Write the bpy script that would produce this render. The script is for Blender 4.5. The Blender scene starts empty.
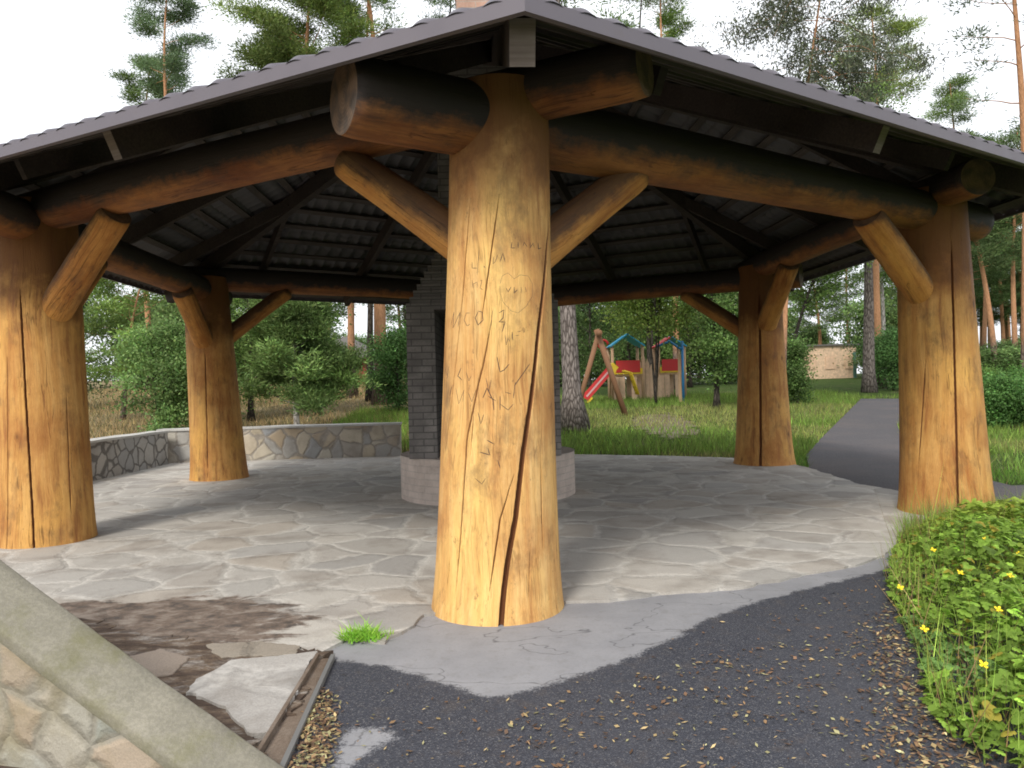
import bpy, math, random
import numpy as np
from mathutils import Matrix, Vector
PI = math.pi
R = math.radians
sc = bpy.context.scene
COL = sc.collection
RNG = np.random.default_rng(7)
random.seed(7)

# ------------------------------------------------------------------ camera
F_PX = 745.0; CAM_H = 1.5; ROLL = R(1.4)
CAMP = np.array([0, 0, CAM_H])
PITCH = R(0.15)
def ray(u, v):
    a = (u-512)/F_PX; b = (384-v)/F_PX
    x = a*math.cos(ROLL)+b*math.sin(ROLL); z = -a*math.sin(ROLL)+b*math.cos(ROLL)
    y = 1.0
    y2 = y*math.cos(PITCH)-z*math.sin(PITCH); z2 = y*math.sin(PITCH)+z*math.cos(PITCH)
    return np.array([x, y2, z2])
def rise(x, y):
    x = np.asarray(x, float); y = np.asarray(y, float)
    d = np.maximum(0, y-17.2)
    dl = 0.8*np.maximum(0, -x-8.3)*np.clip((y-2)/6, 0, 1)
    dl = np.maximum(dl, np.where(x < 0, d, 0))
    s = np.clip((x+3)/6.0, 0, 1); s = s*s*(3-2*s)
    left = 4.2*(1-np.exp(-np.maximum(d, dl)/46.0)); right = 2.2*(1-np.exp(-d/32.0))
    return left*(1-s)+right*s
def gz(x, y): return float(rise(x, y))
def G(u, v, z=None):
    r = ray(u, v)
    if z is None:
        t = 3.0
        if r[2] >= 0: t = 60
        else: t = CAM_H/-r[2]
        for _ in range(60):
            p = CAMP+r*t
            tz = gz(p[0], p[1])
            if r[2] < 0:
                t = t*0.5+0.5*(tz-CAM_H)/r[2]
            t = min(max(t, .5), 120)
    else: t = (z-CAM_H)/r[2]
    p = CAMP+r*t
    return (float(p[0]), float(p[1]))
def at(u, Y, v=380):
    r = ray(u, v); return float(r[0]/r[1]*Y)

# ------------------------------------------------------------------ objects
def tag(o, label=None, cat=None, group=None, kind=None):
    if label: o['label'] = label
    if cat: o['category'] = cat
    if group: o['group'] = group
    if kind: o['kind'] = kind
    return o
def empty(name, loc=(0, 0, 0), label=None, cat=None, group=None, rz=0):
    o = bpy.data.objects.new(name, None); COL.objects.link(o)
    o.location = loc; o.rotation_euler = (0, 0, rz); o.empty_display_size = .1
    return tag(o, label, cat, group)
def wmat(o):
    m = o.matrix_basis.copy()
    p = o.parent
    while p: m = p.matrix_basis @ m; p = p.parent
    return m
def place(o, parent=None, M=None):
    M = M or Matrix.Identity(4)
    if parent is not None:
        o.parent = parent; M = wmat(parent).inverted() @ M
    o.matrix_basis = M
    return o
def meshobj(name, V, Fs, mats, parent=None, M=None, smooth=True, mi=None, uv=None, col=None):
    """V (n,3); Fs list of faces or an int array (m,k)."""
    me = bpy.data.meshes.new(name)
    V = np.asarray(V, dtype=np.float32).reshape(-1, 3)
    if isinstance(Fs, np.ndarray):
        k = Fs.shape[1]; nf = Fs.shape[0]
        me.vertices.add(len(V)); me.vertices.foreach_set('co', V.ravel())
        me.loops.add(nf*k); me.loops.foreach_set('vertex_index', Fs.astype(np.int32).ravel())
        me.polygons.add(nf); me.polygons.foreach_set('loop_start', np.arange(0, nf*k, k, dtype=np.int32))
        try: me.polygons.foreach_set('loop_total', np.full(nf, k, dtype=np.int32))
        except Exception: pass
        me.update(calc_edges=True); me.validate()
    else:
        me.from_pydata([tuple(v) for v in V.tolist()], [], Fs); me.update()
    if not isinstance(mats, (list, tuple)): mats = [mats]
    for m in mats: me.materials.append(m)
    if mi is not None and len(mi) == len(me.polygons): me.polygons.foreach_set('material_index', np.asarray(mi, dtype=np.int32))
    me.polygons.foreach_set('use_smooth', np.full(len(me.polygons), smooth, dtype=bool))
    if uv is not None:
        ul = me.uv_layers.new(name='UVMap'); li = np.zeros(len(me.loops), dtype=np.int32)
        me.loops.foreach_get('vertex_index', li)
        ul.data.foreach_set('uv', np.asarray(uv, dtype=np.float32)[li].ravel())
    if col is not None:
        ca = me.color_attributes.new('tint', 'FLOAT_COLOR', 'POINT')
        c = np.ones((len(V), 4), dtype=np.float32); c[:, :3] = np.asarray(col).reshape(len(V), -1)
        ca.data.foreach_set('color', c.ravel())
    o = bpy.data.objects.new(name, me); COL.objects.link(o)
    return place(o, parent, M)
class MB:
    def __init__(s): s.V = []; s.F = []; s.mi = []; s.uv = []
    def add(s, V, F, m=0, uv=None):
        b = len(s.V); s.V += [tuple(v) for v in V]; s.F += [tuple(i+b for i in f) for f in F]; s.mi += [m]*len(F)
        s.uv += list(uv) if uv is not None else [(v[0]+v[1], v[2]) for v in V]
        return s
    def box(s, c, size, M=None, m=0, bev=0):
        x, y, z = [q/2 for q in size]
        M = M or Matrix.Identity(4)
        fs = [((-1,-1,-1),(1,-1,-1),(1,-1,1),(-1,-1,1)), ((1,-1,-1),(1,1,-1),(1,1,1),(1,-1,1)), ((1,1,-1),(-1,1,-1),(-1,1,1),(1,1,1)),
              ((-1,1,-1),(-1,-1,-1),(-1,-1,1),(-1,1,1)), ((-1,-1,1),(1,-1,1),(1,1,1),(-1,1,1)), ((-1,1,-1),(1,1,-1),(1,-1,-1),(-1,-1,-1))]
        for k, f in enumerate(fs):
            V = []; U = []
            for q in f:
                p = Vector((c[0]+q[0]*x, c[1]+q[1]*y, c[2]+q[2]*z)); V.append(tuple(M @ p))
                U.append((p.x, p.z) if k in (0, 2) else ((p.y, p.z) if k in (1, 3) else (p.x, p.y)))
            s.add(V, [(0, 1, 2, 3)], m, U)
        return s
    def tube(s, pts, rad, n=10, m=0, cap=True):
        pts = [Vector(p) for p in pts]
        if not isinstance(rad, (list, tuple)): rad = [rad]*len(pts)
        V = []; F = []; up = Vector((0, 0, 1)); prev = None
        for i, p in enumerate(pts):
            d = (pts[min(i+1, len(pts)-1)]-pts[max(i-1, 0)]).normalized()
            if prev is None:
                a = d.cross(up if abs(d.z) < .95 else Vector((1, 0, 0))).normalized()
            else: a = (prev-d*prev.dot(d)).normalized()
            prev = a; b = d.cross(a)
            for k in range(n):
                t = 2*PI*k/n; V.append(tuple(p+(a*math.cos(t)+b*math.sin(t))*rad[i]))
        for i in range(len(pts)-1):
            for k in range(n):
                F.append((i*n+k, i*n+(k+1) % n, (i+1)*n+(k+1) % n, (i+1)*n+k))
        if cap: F += [tuple(reversed(range(n))), tuple(range((len(pts)-1)*n, len(pts)*n))]
        return s.add(V, F, m)
    def build(s, name, mats, parent=None, M=None, smooth=False):
        o = meshobj(name, s.V, s.F, mats, parent, M, smooth, s.mi, s.uv)
        return o
def bevel(o, w=.006, seg=2):
    b = o.modifiers.new('bevel', 'BEVEL'); b.width = w; b.segments = seg; b.limit_method = 'ANGLE'; b.angle_limit = R(40)
    return o

# ------------------------------------------------------------------ materials
class NT:
    def __init__(s, name, rough=.8, spec=.3):
        s.m = bpy.data.materials.new(name); s.m.use_nodes = True; s.t = s.m.node_tree
        s.b = s.t.nodes['Principled BSDF']; s.b.inputs['Roughness'].default_value = rough
        s.b.inputs['Specular IOR Level'].default_value = spec
    def n(s, typ, **kw):
        nd = s.t.nodes.new(typ)
        for k, v in kw.items():
            if k in ('ins',):
                for a, b in v.items(): s.set(nd.inputs[a], b)
            else: setattr(nd, k, v)
        return nd
    def set(s, sock, v):
        if isinstance(v, bpy.types.NodeSocket): s.t.links.new(v, sock)
        else: sock.default_value = v
    def coord(s, which='Object'): return s.n('ShaderNodeTexCoord').outputs[which]
    def map(s, vec, scale=(1, 1, 1), loc=(0, 0, 0), rot=(0, 0, 0)):
        return s.n('ShaderNodeMapping', ins={'Vector': vec, 'Scale': scale, 'Location': loc, 'Rotation': rot}).outputs[0]
    def noise(s, vec, scale=5, detail=4, rough=.55, dist=0):
        return s.n('ShaderNodeTexNoise', ins={'Vector': vec, 'Scale': scale, 'Detail': detail, 'Roughness': rough, 'Distortion': dist})
    def ramp(s, fac, stops, interp='LINEAR'):
        nd = s.n('ShaderNodeValToRGB'); s.set(nd.inputs[0], fac); cr = nd.color_ramp; cr.interpolation = interp
        while len(cr.elements) < len(stops): cr.elements.new(.5)
        for e, (p, c) in zip(cr.elements, stops):
            e.position = p; e.color = (c, c, c, 1) if isinstance(c, (int, float)) else (*c, 1)
        return nd.outputs[0]
    def mix(s, fac, a, b, blend='MIX'):
        nd = s.n('ShaderNodeMix', data_type='RGBA', blend_type=blend)
        s.set(nd.inputs[0], fac)
        for sock, v in ((nd.inputs[6], a), (nd.inputs[7], b)):
            s.set(sock, (*v, 1) if isinstance(v, tuple) and len(v) == 3 else v)
        return nd.outputs[2]
    def math(s, op, a, b=None, clamp=False):
        nd = s.n('ShaderNodeMath', operation=op, use_clamp=clamp); s.set(nd.inputs[0], a)
        if b is not None: s.set(nd.inputs[1], b)
        return nd.outputs[0]
    def vadd(s, a, b):
        nd = s.n('ShaderNodeVectorMath', operation='ADD'); s.set(nd.inputs[0], a); s.set(nd.inputs[1], b); return nd.outputs[0]
    def vscale(s, a, k):
        nd = s.n('ShaderNodeVectorMath', operation='SCALE'); s.set(nd.inputs[0], a); nd.inputs['Scale'].default_value = k; return nd.outputs[0]
    def sep(s, v): return s.n('ShaderNodeSeparateXYZ', ins={0: v}).outputs
    def color(s, c): s.set(s.b.inputs['Base Color'], (*c, 1) if isinstance(c, tuple) and len(c) == 3 else c)
    def bump(s, h, strength=.4, dist=.02):
        nd = s.n('ShaderNodeBump', ins={'Height': h, 'Strength': strength, 'Distance': dist}); s.set(s.b.inputs['Normal'], nd.outputs[0])
    def rough(s, v): s.set(s.b.inputs['Roughness'], v)

def wood_mat(name, light, mid, dark, mould=0.0, crack=.6, topdark=None, mlo=.24):
    """Peeled log: grain along local z, hairline drying cracks, knots, mould on the weather side."""
    m = NT(name, .62, .25)
    oi = m.n('ShaderNodeObjectInfo').outputs['Random']
    off = m.n('ShaderNodeCombineXYZ', ins={0: m.math('MULTIPLY', oi, 13.0), 1: m.math('MULTIPLY', oi, 7.0), 2: m.math('MULTIPLY', oi, 31.0)}).outputs[0]
    co = m.vadd(m.coord(), off)
    warp = m.noise(co, 1.1, 2).outputs['Color']
    cw = m.vadd(co, m.vscale(warp, .12))
    g1 = m.noise(m.map(cw, (9, 9, .7)), 1.6, 5, .6).outputs[0]
    g2 = m.noise(m.map(cw, (48, 48, 1.5)), 1.8, 5, .7).outputs[0]
    g3 = m.noise(m.map(cw, (120, 120, 5)), 1.9, 4, .75).outputs[0]
    ad = m.n('ShaderNodeTexVoronoi', ins={'Vector': m.map(cw, (7, 7, 2.2)), 'Scale': 1.2}).outputs['Distance']
    bl = m.noise(cw, 1.5, 5, .6).outputs[0]
    c = m.ramp(g1, [(.3, dark), (.46, mid), (.68, light)])
    c = m.mix(m.ramp(g2, [(.35, .55), (.6, 0.0)]), c, m.mix(.5, c, dark), 'MIX')
    c = m.mix(m.ramp(bl, [(.45, 0.0), (.66, .75)]), c, (mid[0]*.62, mid[1]*.46, mid[2]*.42))
    bl2 = m.noise(m.map(co, (1, 1, .4)), 2.6, 4, .6).outputs[0]
    c = m.mix(m.ramp(bl2, [(.5, 0.0), (.7, .7)]), c, (min(1, light[0]*1.08), light[1]*1.05, light[2]*.8))
    rs = m.noise(m.map(cw, (6, 6, .35)), 1.7, 4, .6).outputs[0]
    c = m.mix(m.ramp(rs, [(.54, 0.0), (.74, .4)]), c, (mid[0]*.75, mid[1]*.5, mid[2]*.45))
    c = m.mix(m.ramp(g3, [(.36, .55), (.5, 0.0)]), c, m.mix(.35, c, (.10, .04, .015)))
    c = m.mix(m.ramp(g3, [(.56, 0.0), (.7, .35)]), c, tuple(min(1, q*1.15+.03) for q in light))
    sp = m.noise(m.map(co, (1, 1, .5)), 19, 5, .8).outputs[0]
    c = m.mix(m.ramp(sp, [(.60, 0.0), (.70, .6)]), c, (.12, .065, .035))
    sm = m.noise(m.map(cw, (1, 1, .55)), 4.2, 6, .7).outputs[0]
    c = m.mix(m.ramp(sm, [(.53, 0.0), (.72, .6)]), c, (.09, .055, .035))
    # hairline cracks: a sheared, very stretched noise
    cs = m.map(cw, (16, 16, .42), rot=(0, R(3), 0))
    cr = m.noise(cs, 1.3, 3, .5, .3).outputs[0]
    line = m.math('ABSOLUTE', m.math('SUBTRACT', cr, .5))
    ck = m.ramp(line, [(0.0, 1.0), (.006, .6), (.014, 0.0)])
    gate = m.ramp(m.noise(m.map(co, (2, 2, .6)), 2.2, 2).outputs[0], [(.48, 0.0), (.56, 1.0)])
    ck = m.math('MULTIPLY', m.math('MULTIPLY', ck, gate), crack)
    c = m.mix(ck, c, (.05, .022, .01))
    # knots
    vo = m.n('ShaderNodeTexVoronoi', ins={'Vector': m.map(co, (1, 1, .62)), 'Scale': 2.6})
    kn = m.ramp(vo.outputs['Distance'], [(.035, 1.0), (.065, .45), (.11, 0.0)])
    c = m.mix(m.math('MULTIPLY', kn, .8), c, (.11, .045, .018))
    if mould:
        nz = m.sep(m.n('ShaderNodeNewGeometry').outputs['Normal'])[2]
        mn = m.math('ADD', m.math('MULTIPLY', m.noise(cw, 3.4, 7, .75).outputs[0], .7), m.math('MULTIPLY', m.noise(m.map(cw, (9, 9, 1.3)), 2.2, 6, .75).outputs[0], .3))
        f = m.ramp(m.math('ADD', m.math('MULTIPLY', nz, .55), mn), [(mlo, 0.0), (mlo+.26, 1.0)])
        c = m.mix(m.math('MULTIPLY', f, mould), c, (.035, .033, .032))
    if topdark:  # column tops darken with height: weathering plus roof shade painted into the colour
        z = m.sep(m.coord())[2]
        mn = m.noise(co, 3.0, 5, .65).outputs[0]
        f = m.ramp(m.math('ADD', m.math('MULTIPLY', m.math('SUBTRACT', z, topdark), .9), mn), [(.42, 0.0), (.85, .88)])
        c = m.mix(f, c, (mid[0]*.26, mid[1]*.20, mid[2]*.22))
    if topdark:
        vc = m.sep(m.n('ShaderNodeVertexColor', layer_name='tint').outputs[0])[0]
        c = m.mix(m.ramp(vc, [(.12, 0.0), (.55, 1.0)]), c, (.15, .058, .022))
    m.color(c)
    m.rough(m.ramp(g1, [(.3, .58), (.7, .8)]))
    h = m.math('SUBTRACT', m.math('ADD', m.math('ADD', m.math('MULTIPLY', g1, .4), m.math('MULTIPLY', ad, .45)), m.math('ADD', m.math('MULTIPLY', g2, .3), m.math('MULTIPLY', g3, .22))), m.math('MULTIPLY', ck, .8))
    m.bump(h, .75, .014)
    return m.m
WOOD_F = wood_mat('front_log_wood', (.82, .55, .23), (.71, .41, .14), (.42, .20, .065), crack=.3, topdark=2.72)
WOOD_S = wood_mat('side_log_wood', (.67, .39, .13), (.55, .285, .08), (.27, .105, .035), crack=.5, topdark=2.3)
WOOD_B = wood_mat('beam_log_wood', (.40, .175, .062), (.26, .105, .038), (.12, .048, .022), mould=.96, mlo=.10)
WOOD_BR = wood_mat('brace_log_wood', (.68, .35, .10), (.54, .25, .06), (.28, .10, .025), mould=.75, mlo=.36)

def end_mat():
    m = NT('end_grain_wood', .8)
    co = m.coord(); s = m.sep(co)
    r = m.math('SQRT', m.math('ADD', m.math('MULTIPLY', s[0], s[0]), m.math('MULTIPLY', s[1], s[1])))
    nz = m.noise(co, 6, 3).outputs[0]
    w = m.math('SINE', m.math('ADD', m.math('MULTIPLY', r, 260.), m.math('MULTIPLY', nz, 5.)))
    c = m.mix(m.ramp(w, [(0, 0.0), (1, 1.0)]), (.15, .095, .06), (.18, .118, .075))
    c = m.mix(m.ramp(m.noise(co, 9, 5).outputs[0], [(.4, 0.0), (.62, .85)]), c, (.055, .045, .038))
    m.color(c); m.bump(w, .2, .003); return m.m
END = end_mat()
def plank_mat(name, a, b):
    m = NT(name, .8)
    co = m.coord()
    g = m.noise(m.map(co, (1.2, 30, 30)), 1.5, 4).outputs[0]
    c = m.mix(m.ramp(g, [(.3, 0.0), (.7, 1.0)]), a, b)
    c = m.mix(m.ramp(m.noise(co, 2.5, 4).outputs[0], [(.4, 0.0), (.7, .5)]), c, tuple(q*.5 for q in a))
    m.color(c); m.bump(g, .3, .005); return m.m
RAFTER = plank_mat('dark_stained_plank', (.040, .032, .028), (.075, .058, .048))
BATTEN = plank_mat('roof_batten_plank', (.06, .05, .045), (.11, .092, .08))
RAWEND = plank_mat('weathered_plank_end', (.16, .125, .10), (.28, .235, .20))
def metal_mat(name, c1, rough=.42, metal=.0):
    m = NT(name, rough, .5)
    co = m.coord(); n1 = m.noise(co, 2.2, 5).outputs[0]
    c = m.mix(m.ramp(n1, [(.35, 0.0), (.7, .35)]), c1, tuple(min(1, q*1.35+.02) for q in c1))
    c = m.mix(m.ramp(m.noise(co, 14, 4).outputs[0], [(.6, 0.0), (.8, .3)]), c, (.12, .10, .09))
    m.color(c); m.rough(m.ramp(n1, [(.3, rough-.08), (.7, rough+.15)])); m.b.inputs['Metallic'].default_value = metal; return m.m
ROOF = metal_mat('purple_brown_roof_metal', (.060, .050, .062), .45)
FASCIA = metal_mat('purple_brown_fascia_metal', (.115, .102, .120), .5)
ROOFBACK = metal_mat('grey_primer_sheet_back', (.09, .087, .088), .6)

def brick_mat(name, c1, c2, mort, soot=0.0, scale=1.0):
    m = NT(name, .9, .2)
    uv = m.coord('UV')
    co = m.coord()
    b = m.n('ShaderNodeTexBrick', offset=.5, ins={'Vector': uv, 'Color1': (*c1, 1), 'Color2': (*c2, 1), 'Mortar': (*mort, 1), 'Scale': 1.0,
            'Mortar Size': .008, 'Mortar Smooth': .2, 'Brick Width': .26, 'Row Height': .085})
    n1 = m.noise(co, 5, 5).outputs[0]; n2 = m.noise(co, 40, 4).outputs[0]
    c = m.mix(m.ramp(n1, [(.35, 0.0), (.7, .55)]), b.outputs[0], tuple(q*.45 for q in c1))
    c = m.mix(m.ramp(n2, [(.4, 0.0), (.7, .3)]), c, tuple(q*1.3 for q in mort))
    if soot:
        z = m.sep(co)[2]
        f = m.ramp(m.math('ADD', n1, m.math('MULTIPLY', m.math('SUBTRACT', 2.2, m.math('ABSOLUTE', m.math('SUBTRACT', z, 2.8))), .25)), [(.4, 0.0), (.9, soot)])
        c = m.mix(f, c, (.03, .03, .03))
    m.color(c)
    m.bump(m.math('SUBTRACT', m.math('MULTIPLY', n2, .3), b.outputs['Fac']), .6, .01)
    return m.m
BRICK_PED = brick_mat('pinkish_brick', (.60, .51, .45), (.56, .47, .41), (.50, .44, .39))
BRICK_DK = brick_mat('sooty_grey_brick', (.27, .25, .235), (.20, .185, .175), (.11, .105, .10), soot=.35)
BRICK_TOP = brick_mat('salmon_brick', (.52, .32, .24), (.46, .28, .21), (.4, .33, .28))

def flag_mat(name, scale, cols, mort, uvw=None, edge=(.02, .05), warp=.35, dirt=(.10, .075, .05), dirtamt=.5, bump=.6, wet=None, rough=.85, broken=False):
    m = NT(name, rough, .3)
    co = m.coord('UV') if uvw else m.coord()
    w = m.noise(co, 1.6/1.0, 3, .6).outputs['Color']
    w2 = m.noise(co, 9, 3, .6).outputs['Color']
    v = m.vadd(m.vadd(co, m.vscale(w, warp)), m.vscale(w2, .05))
    v = m.map(v, (1, 1, 0) if not uvw else (1, 1, 0))
    e = m.n('ShaderNodeTexVoronoi', feature='DISTANCE_TO_EDGE', ins={'Vector': v, 'Scale': scale})
    c0 = m.n('ShaderNodeTexVoronoi', feature='F1', ins={'Vector': v, 'Scale': scale})
    rnd = m.sep(c0.outputs['Color'])
    col = m.ramp(rnd[0], [(i/(len(cols)-1), c) for i, c in enumerate(cols)])
    fn = m.noise(co, 22, 5, .65).outputs[0]; bn = m.noise(co, 2.3, 5, .6).outputs[0]; gn = m.noise(co, 120, 2, .6).outputs[0]
    col = m.mix(m.ramp(fn, [(.3, 0.0), (.7, .35)]), col, m.mix(.5, col, mort))
    col = m.mix(m.ramp(gn, [(.35, .3), (.6, 0.0)]), col, tuple(q*.6 for q in cols[0]))
    thr = m.math('ADD', e.outputs['Distance'], m.math('MULTIPLY', m.math('SUBTRACT', fn, .5), .05))
    mm = m.math('MULTIPLY', m.ramp(thr, [(edge[0], 1.0), (edge[1], 0.0)]), .85)
    mc = m.mix(m.ramp(fn, [(.35, 0.0), (.65, 1.0)]), mort, tuple(q*.72 for q in mort))
    c = m.mix(mm, col, mc)
    dm = m.math('MULTIPLY', m.ramp(bn, [(.48, 0.0), (.68, 1.0)]), dirtamt)
    c = m.mix(dm, c, dirt)
    if broken:
        q = m.map(m.coord(), (1/1.25, 1/.80, 0), (0, 0, 0)); oc = m.coord()
        vv = m.n('ShaderNodeVectorMath', operation='SUBTRACT'); m.set(vv.inputs[0], oc); vv.inputs[1].default_value = (-2.55, 4.72, 0)
        vr = m.map(vv.outputs[0], (1/1.25, 1/.74, 0), (0, 0, 0), (0, 0, R(14)))
        ln = m.n('ShaderNodeVectorMath', operation='LENGTH'); m.set(ln.inputs[0], vr)
        stt = m.map(oc, (1, 2.2, 1), (0, 0, 0), (0, 0, R(-12)))
        na = m.noise(stt, 2.6, 7, .7, .5).outputs[0]; nb = m.noise(m.map(oc, (1, 1.4, 1)), 6, 7, .7, .4).outputs[0]
        t = m.math('ADD', ln.outputs['Value'], m.math('MULTIPLY', m.math('SUBTRACT', na, .5), 1.3))
        t = m.math('ADD', t, m.math('MULTIPLY', m.math('SUBTRACT', nb, .5), .5))
        f = m.ramp(t, [(.90, 1.0), (1.0, .55), (1.0, .45)]); f = m.ramp(t, [(.86, 1.0), (1.0, 0.0)])
        bc = m.ramp(nb, [(.36, (.045, .035, .03)), (.5, (.14, .10, .075)), (.62, (.24, .20, .165))])
        c = m.mix(m.math('MULTIPLY', f, .92), c, bc)
    m.color(c)
    h = m.math('ADD', m.ramp(thr, [(0.0, 0.0), (edge[1]*1.5, 1.0)]), m.math('MULTIPLY', fn, .5))
    m.bump(h, bump, .012)
    return m.m
PAVE = flag_mat('flagstone_paving', 1.75, [(.34, .32, .29), (.46, .43, .385), (.39, .375, .35), (.42, .375, .32), (.30, .29, .275), (.48, .455, .41)],
                (.55, .525, .48), edge=(.025, .075), dirt=(.19, .165, .14), dirtamt=.5, bump=.9, broken=True)
WALLST = flag_mat('rubble_stone_wall', 3.1, [(.44, .38, .28), (.52, .46, .36), (.36, .36, .35), (.46, .36, .24), (.55, .51, .42), (.30, .32, .34)],
                  (.33, .30, .26), uvw=True, edge=(.03, .07), warp=.25, dirtamt=.35, bump=1.0)
WALLDK = flag_mat('shaded_rubble_wall', 3.6, [(.36, .35, .33), (.44, .42, .38), (.32, .32, .31), (.40, .37, .32)],  # darker copy of the rubble stone, with the left wall's shade painted in
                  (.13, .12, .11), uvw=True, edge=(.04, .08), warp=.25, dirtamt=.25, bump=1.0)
RAMPST = flag_mat('stair_cheek_stone', 4.2, [(.33, .31, .25), (.40, .37, .31), (.29, .31, .28), (.40, .30, .21), (.42, .38, .32), (.33, .32, .26)],
                  (.30, .28, .23), uvw=True, edge=(.05, .12), warp=.25, dirt=(.23, .19, .09), dirtamt=.6, bump=1.0)
def concrete_mat(name, c1, c2, stain, samt=.5, rough=.9, grain=1.0):
    m = NT(name, rough, .25)
    co = m.coord()
    a = m.noise(co, 1.8, 6, .6).outputs[0]; b = m.noise(co, 60, 4, .7).outputs[0]; g = m.noise(co, 260, 2, .5).outputs[0]
    c = m.mix(m.ramp(a, [(.35, 0.0), (.68, 1.0)]), c1, c2)
    c = m.mix(m.ramp(b, [(.42, .35*grain), (.6, 0.0)]), c, tuple(q*.55 for q in c1))
    c = m.mix(m.ramp(g, [(.35, .3*grain), (.5, 0.0), (.72, 0.0), (.85, .25)]), c, stain)
    c = m.mix(m.math('MULTIPLY', m.ramp(m.noise(co, 3.3, 5, .65).outputs[0], [(.48, 0.0), (.68, 1.0)]), samt), c, stain)
    m.color(c); m.bump(m.math('ADD', b, m.math('MULTIPLY', g, .6)), .5, .006); return m.m
CAP = concrete_mat('mossy_concrete_cap', (.22, .205, .165), (.34, .315, .255), (.15, .145, .065), .7)
CAPL = concrete_mat('pale_mortar_cap', (.46, .45, .42), (.56, .55, .52), (.3, .29, .26), .4)
APRON = concrete_mat('smooth_cement_screed', (.30, .30, .305), (.35, .35, .355), (.22, .22, .225), .35, grain=.6)
SOIL = concrete_mat('damp_brown_soil', (.12, .085, .06), (.20, .155, .12), (.30, .26, .22), .4)
def broken_mat():
    m = NT('broken_dirty_paving', .9, .25)
    co = m.coord(); st = m.map(co, (1, 2.4, 1), rot=(0, 0, R(-12)))
    a = m.noise(st, 2.2, 6, .65, .6).outputs[0]; b = m.noise(st, 6, 6, .7).outputs[0]; g = m.noise(co, 90, 3, .6).outputs[0]
    c = m.ramp(a, [(.30, (.035, .032, .036)), (.42, (.10, .07, .05)), (.52, (.19, .14, .10)), (.62, (.33, .30, .27)), (.75, (.16, .12, .09))])  # soil and stone browns; darkest tones paint in the shade of open gaps
    c = m.mix(m.ramp(b, [(.42, .8), (.55, 0.0)]), c, (.07, .05, .04)); c = m.mix(m.ramp(b, [(.56, 0.0), (.7, .7)]), c, (.38, .35, .31))
    c = m.mix(m.ramp(g, [(.35, .5), (.55, 0.0)]), c, (.08, .055, .04))
    m.color(c); m.bump(m.math('ADD', a, m.math('MULTIPLY', b, .7)), 1.0, .05); return m.m
BROKEN = broken_mat()
def asphalt_mat():
    m = NT('damp_dark_asphalt', .75, .35)
    co = m.coord()
    v = m.n('ShaderNodeTexVoronoi', ins={'Vector': co, 'Scale': 115.0})
    rn = m.sep(v.outputs['Color'])[0]
    c = m.ramp(rn, [(0, (.018, .019, .025)), (.6, (.034, .036, .046)), (.86, (.058, .060, .072)), (1, (.16, .155, .15))])
    a = m.noise(co, .9, 5, .6).outputs[0]
    c = m.mix(m.ramp(a, [(.45, 0.0), (.7, .4)]), c, (.07, .07, .078))
    c = m.mix(m.ramp(m.noise(co, 7, 4).outputs[0], [(.55, 0.0), (.75, .35)]), c, (.12, .09, .07))
    m.color(c); m.bump(v.outputs['Distance'], .7, .006); m.rough(m.ramp(rn, [(0, .6), (1, .9)])); return m.m
ASPH = asphalt_mat()
def front_mat():
    m = NT('asphalt_with_cement_skim', .8, .3)
    co = m.coord()
    v = m.n('ShaderNodeTexVoronoi', ins={'Vector': co, 'Scale': 175.0}); rn = m.sep(v.outputs['Color'])[0]
    c = m.ramp(rn, [(0, (.030, .032, .041)), (.6, (.047, .050, .063)), (.86, (.065, .069, .083)), (1, (.14, .137, .14))])
    a = m.noise(co, .9, 5, .6).outputs[0]
    c = m.mix(m.ramp(a, [(.45, 0.0), (.7, .4)]), c, (.075, .075, .085))
    c = m.mix(m.ramp(m.noise(co, 7, 4).outputs[0], [(.55, 0.0), (.75, .35)]), c, (.10, .08, .065))
    d = m.sep(m.n('ShaderNodeVertexColor', layer_name='tint').outputs[0])[0]
    e1 = m.noise(co, 9, 4, .6).outputs[0]; e2 = m.noise(co, 75, 4, .75).outputs[0]
    t = m.math('ADD', d, m.math('ADD', m.math('MULTIPLY', m.math('SUBTRACT', e1, .5), .28), m.math('MULTIPLY', m.math('SUBTRACT', e2, .5), .30)))
    f = m.ramp(t, [(.47, 0.0), (.54, 1.0)])
    ca = m.noise(co, 2.5, 6, .6).outputs[0]
    cc = m.mix(m.ramp(ca, [(.3, 0.0), (.7, 1.0)]), (.22, .222, .235), (.285, .285, .297)); cc = m.mix(m.ramp(e2, [(.3, .35), (.5, 0.0)]), cc, (.15, .15, .16))
    cn = m.noise(m.map(co, (1, 2.0, 1)), .8, 4, .5).outputs[0]; cl = m.ramp(m.math('ABSOLUTE', m.math('SUBTRACT', cn, .5)), [(0, .7), (.002, .4), (.004, 0.0)])
    cc = m.mix(cl, cc, (.06, .06, .065)); cc = m.mix(m.ramp(m.noise(co, 11, 6, .75).outputs[0], [(.52, 0.0), (.72, .5)]), cc, (.17, .165, .16))
    m.color(m.mix(f, c, cc)); m.bump(m.mix(f, v.outputs['Distance'], m.math('MULTIPLY', e2, .25)), .5, .004); return m.m
FRONT = front_mat()
def path_mat():
    m = NT('worn_grey_asphalt', .9, .3)
    co = m.coord(); v = m.n('ShaderNodeTexVoronoi', ins={'Vector': co, 'Scale': 90.0}); rn = m.sep(v.outputs['Color'])[0]
    c = m.ramp(rn, [(0, (.052, .049, .053)), (1, (.108, .102, .108))])
    c = m.mix(m.ramp(m.noise(co, .8, 5).outputs[0], [(.45, 0.0), (.7, .5)]), c, (.12, .10, .095))
    m.color(c); m.bump(v.outputs['Distance'], .5, .005); return m.m
PATHM = path_mat()
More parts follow.
